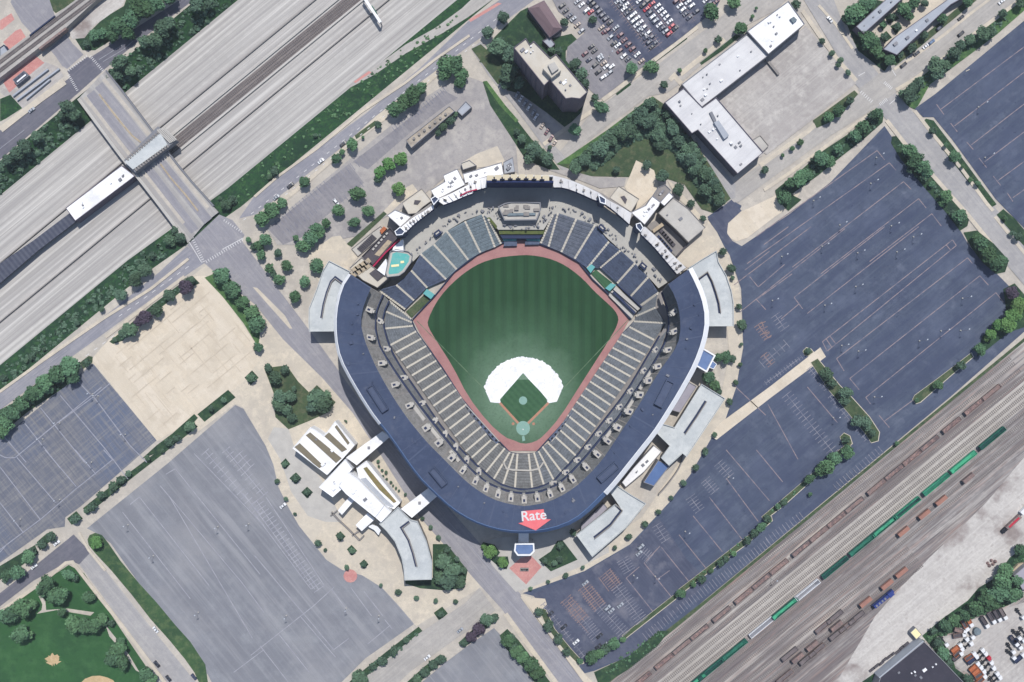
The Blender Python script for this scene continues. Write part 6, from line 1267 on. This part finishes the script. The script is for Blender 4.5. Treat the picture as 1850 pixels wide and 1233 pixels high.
T('the row house gardens', 'Z4', '480 70 62 530 30 44 440 100 36 570 18 30 560 222 50 590 262 40 530 182 32 665 320 34 612 292 28 790 20 36 740 50 36 770 90 28 850 20 24 680 92 20 710 142 22 630 135 18 640 202 24 720 290 24 785 255 26 850 190 24 1080 10 30 945 100 28', 'leaf'); T('the side street beside the concrete yard', 'Z4', '170 25 26 310 220 18 360 285 18 405 322 18 395 347 13 445 385 18', 'leaf_dark')
T('the hedge above the upper right lot', 'Z4', '770 508 44 790 468 36 820 440 32 738 502 28 910 350 46 960 350 34 920 392 36 1010 282 36 1040 242 32 1090 212 32 1160 180 42 1202 170 36 1265 75 26 1360 15 30', 'leaf_dark'); T('the strip between street and big right lot', 'Z4', '600 605 36 570 615 22 520 682 44 490 720 36 460 722 22 300 840 42 350 860 34 270 850 22 392 790 28 190 950 44 232 930 32 140 970 32 110 1050 40')
T('the pavement below the concrete yard', 'Z4', '455 535 26 395 585 34 345 622 30 195 757 18 150 790 14 100 825 11 5 905 24'); T('the strip left of the right hand street', 'Z4', '770 798 40 800 850 42 840 890 44 862 915 36 770 902 20 850 945 26 890 978 18 965 1045 36 940 1082 18 1040 1150 40 1000 1130 22')
T('the strip right of the right hand street', 'Z4', '895 695 24 965 770 14 1010 830 38 1095 955 14 1135 975 16 1055 882 11 1280 1160 14', 'leaf'); T('the dense clump at the right lot corner', 'Z8', '1150 90 44 1190 150 46 1232 188 46 1130 62 30 1252 180 38')
T('the right bank of the big lot', 'Z8', '1350 420 46 1320 470 44 1290 520 44 1240 520 36 1200 570 32 1370 400 28 1180 592 18', 'leaf_bright'); T('the right edge above the street corner', 'Z8', '1350 50 24 1320 35 18', 'leaf_dark'); T('the right lot corner', 'Z8', '1315 350 38', 'leaf_purple', 'purple leaved ')
T('the narrow island below the big lot', 'Z8', '1145 650 34 1045 735 26 925 838 30 810 920 14'); T('the L shaped island beside the tan walk', 'Z8', '235 660 16 330 780 36 365 830 26 430 880 40 430 922 28 500 1030 36 540 1040 36 572 1092 24', 'leaf_dark'); T('the small island near the lot end', 'Z8', '435 1130 22 440 1182 30 360 1220 28 705 1150 14')
T('the slope below the left intersection', 'Z5', '930 20 28 900 70 36 960 60 32 810 150 22 770 230 40 720 282 40 640 360 34 540 440 16 410 510 18', 'leaf_dark'); T('the far left slope', 'Z5', '170 690 22 235 650 11 140 712 14 20 800 22', 'leaf_dark')
T('the top edge of the pale square lot', 'Z5', '1010 285 30 900 365 34 830 440 36 690 545 42 660 565 32 612 600 16', 'leaf_dark'); T('the top edge of the pale square lot', 'Z5', '985 322 42 768 482 42 740 500 30', 'leaf_purple', 'purple leaved ')
T('the right edge of the pale square lot', 'Z5', '1175 265 48 1232 335 46 1290 400 36 1338 455 46 1362 515 46 1372 640 28 1320 70 18 1345 105 20'); T('the thick belt above the worn left lot', 'Z5', '370 740 54 390 792 42 300 782 52 240 830 48 170 890 48 110 940 42 60 992 48 30 1030 46 10 1080 42 460 722 22 200 882 36 262 860 32')
T('the planted strip below the pale square lot', 'Z5', '1335 800 28 1120 965 20 1185 920 16 1010 1060 32 940 1120 22 900 1140 26', 'leaf_dark'); T('the median beds at the left intersection', 'Z6', '60 70 38 20 100 28 125 140 24 35 150 28 80 222 28 170 205 34 130 280 34 100 250 22')
T('the lot edge left of the ramp tower', 'Z6', '300 60 46 258 102 40 340 30 36 220 60 18'); T('the plaza beside the left ramp tower', 'Z6', '330 205 38 265 292 30 215 370 34'); T('the grove west of the stadium', 'Z6', '75 750 25 110 800 38 160 760 26 140 900 46 130 945 42 200 1010 28 210 860 16 190 900 36 330 905 48 365 945 48 310 950 38 380 900 30 170 970 30', 'leaf_dark')
T('the right hand plaza kerb', 'Z7', '1135 130 21 1175 220 27 1185 272 13 1220 425 19 1235 520 32 1230 625 11 1225 730 15 1200 825 15 1170 930 19 1090 1105 15 1040 1190 19', 'leaf_dark'); T('the garden beside the right gate tower', 'Z7', '1150 690 34 1112 690 28 1182 700 22 1060 800 38 1090 840 32 1110 872 22')
T('the planted strip between the left lots', 'Z9', '785 45 18 860 5 14 640 160 26 680 125 18 600 190 28 535 240 24 590 225 13 490 300 26 400 365 28 460 325 16', 'leaf_dark'); T('the lower hedge along the worn lot', 'Z9', '270 460 27 225 500 27 155 570 38 170 540 26 90 650 42 40 660 32 30 690 22')
T('the round end of the long grass strip', 'Z9', '510 490 34', 'leaf_bright'); T('the park in the bottom left corner', 'Z9', '250 720 54 310 772 56 225 740 40 330 860 28 120 840 54 60 872 46 20 880 42 170 820 32 110 980 54 150 980 28 390 920 50 450 930 42 500 930 50 540 900 36 630 1060 46 600 1100 46 650 1120 42 640 1020 32 780 1190 42 800 1220 36 365 660 36 400 680 22 470 780 34 590 920 22')
T('the square beds of the west plaza', 'Z10', '160 75 18 215 150 22 280 225 20 455 460 24 515 535 18 580 605 20 985 870 20', 'leaf_dark'); T('the curved edge of the west plaza', 'Z10', '120 165 15 165 260 14 215 340 10 335 495 20 375 530 11 490 625 16 670 720 12 760 755 20 860 785 16 960 800 15 1065 805 15', 'leaf_dark')
T('the street side planters of the entrance halls', 'T1', '685 350 13 690 385 10 712 410 11 738 425 13 718 450 9 742 470 9 770 492 10 785 515 9 805 532 10 825 548 9 868 575 12 985 735 16 1038 795 18 1095 868 18', 'leaf_dark'); T('the wedge roof side wall', 'T1', '470 82 9 460 75 7', 'leaf_dark'); T('the grove at the curved ramp', 'Z10', '1000 590 46 1050 640 52 1030 690 50 985 680 40 1090 700 36 1112 642 18 1075 580 17 1020 530 20 975 465 13 935 410 11', 'leaf_dark'); T('the triangle beside the glass gate tower', 'Z10', '1250 540 42 1315 595 30 1215 512 17', 'leaf_bright')
T('the verge of the lower crossing street', 'Z10', '1230 900 36 1272 890 26', 'leaf_dark'); T('the verge of the lower crossing street', 'Z10', '1190 950 36 1150 990 36 1112 1020 26', 'leaf_purple', 'purple leaved ')
T('the lower kerb of the main street', 'Z10', '1345 1010 38 1375 1060 28'); T('the bottom hedge below the crossing street', 'Z10', '990 1110 28 950 1140 26 900 1180 26 860 1215 28', 'leaf_dark'); T('the long bed above the crossing street', 'Z10', '560 1210 46 630 1150 22 680 1120 28 740 1070 28 800 1010 18', 'leaf_dark')
T('the lawns of the brick forecourt', 'Z11', '270 510 20 270 580 22 240 602 18 190 590 22 215 610 10 340 440 20', 'leaf_dark'); T('the kerb below the south ramp', 'Z11', '300 665 16 390 625 13 205 700 11 112 737 13 560 518 15 635 460 20 718 395 20 790 330 16 860 255 14 922 175 18 988 95 20 1040 15 18', 'leaf_dark')
T('the left bed of the lower violet lot', 'Z11', '155 860 24 205 940 28 260 1000 28 305 1070 26 375 1120 18 215 922 22'); T('the bottom hedge of the lower violet lot', 'Z11', '440 1100 38 480 1080 32 555 1030 36 510 1060 28 605 1005 18'); T('the long median above the rail yard', 'Z11', '910 760 30 975 715 17 1020 685 24 1070 640 17 1120 600 24 1150 580 20 1190 550 18 1265 480 24 1300 440 26 1335 410 30 1365 365 24')
T('the bottom edge left of the main street', 'Z11', '10 1000 28 40 1070 38 70 1100 36 120 1140 46 150 1180 42 20 1040 28'); T('the upper median end above the rail yard', 'Z12', '20 365 20 75 300 18 105 280 20 240 155 30 330 90 46 380 45 36 300 112 32 440 15 36 245 235 14')
T('the overgrown bank around the truck yard', 'Z12', '1360 530 34 1280 640 42 1260 700 54 1240 760 54 1180 800 54 1120 840 46 1320 770 46 1060 880 36 1010 900 36 960 930 36 900 960 22 920 1020 28 950 1080 36 980 1130 28 1080 1215 28 1340 690 36')
allt = []
for lm, tile, s, m, adj in TREES:
    v = nums(s); k = TILES[tile][2]; it = sorted((v[i], v[i+1], v[i+2]) for i in range(0, len(v), 3))
    for i, (x, y, r) in enumerate(it): allt.append([r/k*U*1.04, z(tile, '%f %f' % (x, y))[0], m, adj, lm, i+1, len(it)])
allt.sort(key=lambda a: -a[0])
rt = random.Random(77); cnt = 0; smallv = MB()
root0 = None
for r, p, m, adj, lm, i, n in allt:
    shrub = r < 2.35
    hh = r*1.55+1.4; zc = hh*.62; g = gz(p); c = W(p, zc+g)
    key = (m, 'big') if r > 3.6 else (m, 'small'); me = rt.choice(CM[key]); a = rt.random()*6.28; sx, sy = rt.uniform(.9, 1.12), rt.uniform(.9, 1.12)
    cnt += (not shrub)
    if not shrub and cnt > 298:
        for f in me.polygons:      # past the 300 largest: merged into one
            smallv.face([(c.x+(q.x*math.cos(a)-q.y*math.sin(a))*r*sx, c.y+(q.x*math.sin(a)+q.y*math.cos(a))*r*sy, g+zc+q.z*r*.8) for q in (me.vertices[j].co for j in f.vertices)])
        continue
    size = 'large ' if r > 5.4 else ('small ' if r < 3.2 else '')
    hue = {'leaf': 'green ', 'leaf_dark': 'dark green ', 'leaf_bright': 'bright green ', 'leaf_purple': ''}[m]
    which = '' if n == 1 else ', %s from left' % ordi(i)
    o = thing('shrub' if shrub else 'tree', '%s%s%s%s%s, on %s' % (size, adj, hue, 'shrub' if shrub else 'tree', which, lm), 'shrub' if shrub else 'tree', (c.x, c.y, g), ('shrubs and trees on ' if shrub else 'trees on ')+lm)
    cr = bpy.data.objects.new('crown', me); COL.objects.link(cr); cr.parent = o; cr.location = (0, 0, zc); cr.rotation_euler = (0, 0, a); cr.scale = (r*sx, r*sy, r*rt.uniform(.75, .95))
    tr = bpy.data.objects.new('trunk', TM); COL.objects.link(tr); tr.parent = o; tr.scale = (hh*.8, hh*.8, hh)
if smallv.v: smallv.build('saplings', 'leaf_dark', kind='stuff')
print('TREES', len(allt), cnt)
# low scrub that nobody could count: clumps over the banks and beds
def scrub(name, regions, dens, m, smin, smax, seed):
    r_ = random.Random(seed); b = MB()
    for P_ in regions:
        x0, x1 = min(p[0] for p in P_), max(p[0] for p in P_); y0, y1 = min(p[1] for p in P_), max(p[1] for p in P_); n = int((x1-x0)*(y1-y0)*dens)
        for _ in range(n):
            p = (r_.uniform(x0, x1), r_.uniform(y0, y1))
            if not inside(p, P_): continue
            g = gz(p); c = W(p, g); s = r_.uniform(smin, smax)
            for k in range(7):
                v = Vector((r_.gauss(0, 1), r_.gauss(0, 1), abs(r_.gauss(0, 1))+.2)).normalized(); q = c+Vector((v.x*s, v.y*s, v.z*s*.7)); a = v.orthogonal().normalized(); e = v.cross(a); w = s*r_.uniform(.5, .9)
                b.face([q-a*w, q-e*w, q+a*w, q+e*w])
    return b.build(name, m, kind='stuff')
up = [ST(s, t) for s, t in ((-330, 228), (-30, 228), (-30, 268), (-330, 270))]; up2 = [ST(s, t) for s, t in ((40, 226), (400, 224), (400, 268), (50, 268))]
lo = [ST(s, t) for s, t in ((-520, 520), (-60, 516), (-50, 545), (-520, 545))]; lo2 = [ST(s, t) for s, t in ((70, 528), (640, 528), (640, 562), (90, 560))]
scrub('bank_scrub', [up, up2, lo], .014, 'leaf_dark', .7, 2.0, 1)
scrub('bank_scrub', [lo2], .006, 'leaf', .5, 1.3, 2)
scrub('undergrowth', [z('Z3', '400 830 520 720 700 590 740 560 790 640 880 720 960 790 1060 940 1130 1060 1080 1080 990 960 880 800 800 760 700 700 620 760 500 830 420 880')], .12, 'leaf_dark', 1.0, 2.8, 13)
scrub('undergrowth', [z('Z3', '330 870 540 700 745 540 830 600 960 740 1080 930 1140 1060 1060 1050 960 900 860 760 740 720 600 770 460 900')], .05, 'leaf_dark', .8, 2.6, 3)
scrub('undergrowth', [z('T5', '600 790 760 660 1000 500 1150 400 1300 250 1450 60 1535 60 1400 220 1500 330 1480 450 1300 520 1050 600 860 740 720 800 860 1030 800 1060')], .05, 'leaf', .6, 1.7, 4)
scrub('hedge', [z('Z5', '-60 1010 80 940 250 800 390 720 420 730 300 860 150 960 0 1090'), z('Z4', '720 520 900 350 1100 210 1280 90 1300 110 1120 240 920 400 800 540')], .03, 'leaf_dark', .5, 1.5, 5)
scrub('hedge', [z('Z4', '80 1020 300 820 480 700 610 600 630 640 400 830 200 980'), z('Z4', '690 740 800 830 960 1060 1060 1180 1040 1200 900 1040 740 860'), z('Z10', '450 1270 700 1080 870 945 890 970 600 1200'), z('Z5', '620 600 800 440 960 310 1010 290 960 340 720 535')], .02, 'leaf_dark', .4, 1.2, 6)
scrub('hedge', [z('Z11', '900 745 1250 475 1390 360 1395 372 1100 610 910 762'), z('Z12', '0 358 230 155 330 65 430 -20 450 -10 250 160 60 320'), z('Z11', '470 1180 780 970 840 965 760 1060 560 1190')], .02, 'leaf', .4, 1.1, 7)

# ================================================================ LIGHT AND CAMERA
HAZE = .000065
EL, AZ = R(63), R(13)        # sun height; bearing measured clockwise from picture-up
sd = Vector((math.sin(AZ)*math.cos(EL), math.cos(AZ)*math.cos(EL), math.sin(EL)))
sun = bpy.data.lights.new('sun', 'SUN'); sun.energy = 4.3; sun.angle = R(.5); sun.color = (1, .96, .9)
so = bpy.data.objects.new('sun', sun); COL.objects.link(so); so.rotation_euler = (-sd).to_track_quat('-Z', 'Y').to_euler(); so.location = sd*900
w = bpy.data.worlds.new('World'); sc.world = w; w.use_nodes = True
sky = w.node_tree.nodes.new('ShaderNodeTexSky'); sky.sky_type = 'NISHITA'; sky.sun_disc = False; sky.sun_elevation = EL; sky.sun_rotation = AZ
bg = w.node_tree.nodes['Background']; bg.inputs['Strength'].default_value = .115; w.node_tree.links.new(sky.outputs[0], bg.inputs['Color'])
hz = MB(); hz.prism([(-7000, -7000), (7000, -7000), (7000, 7000), (-7000, 7000)], -8, 665)
hm = bpy.data.materials.new('haze'); hm.use_nodes = True; hn = hm.node_tree; hn.nodes.remove(hn.nodes['Principled BSDF'])
pv = hn.nodes.new('ShaderNodeVolumePrincipled'); pv.inputs['Color'].default_value = (.82, .9, 1, 1); pv.inputs['Density'].default_value = HAZE; hn.links.new(pv.outputs[0], hn.nodes['Material Output'].inputs['Volume'])
hz.build('haze', hm, kind='stuff')
cam = bpy.data.cameras.new('camera'); cam.sensor_width = 36; cam.lens = 36*HC/(1850*U); cam.clip_start = 1; cam.clip_end = 20000
co = bpy.data.objects.new('camera', cam); COL.objects.link(co); co.location = (0, 0, HC); sc.camera = co
sc.view_settings.view_transform = 'Standard'; sc.view_settings.look = 'None'; sc.view_settings.exposure = 0; sc.view_settings.gamma = 1
sc.render.resolution_x = 1024; sc.render.resolution_y = 682
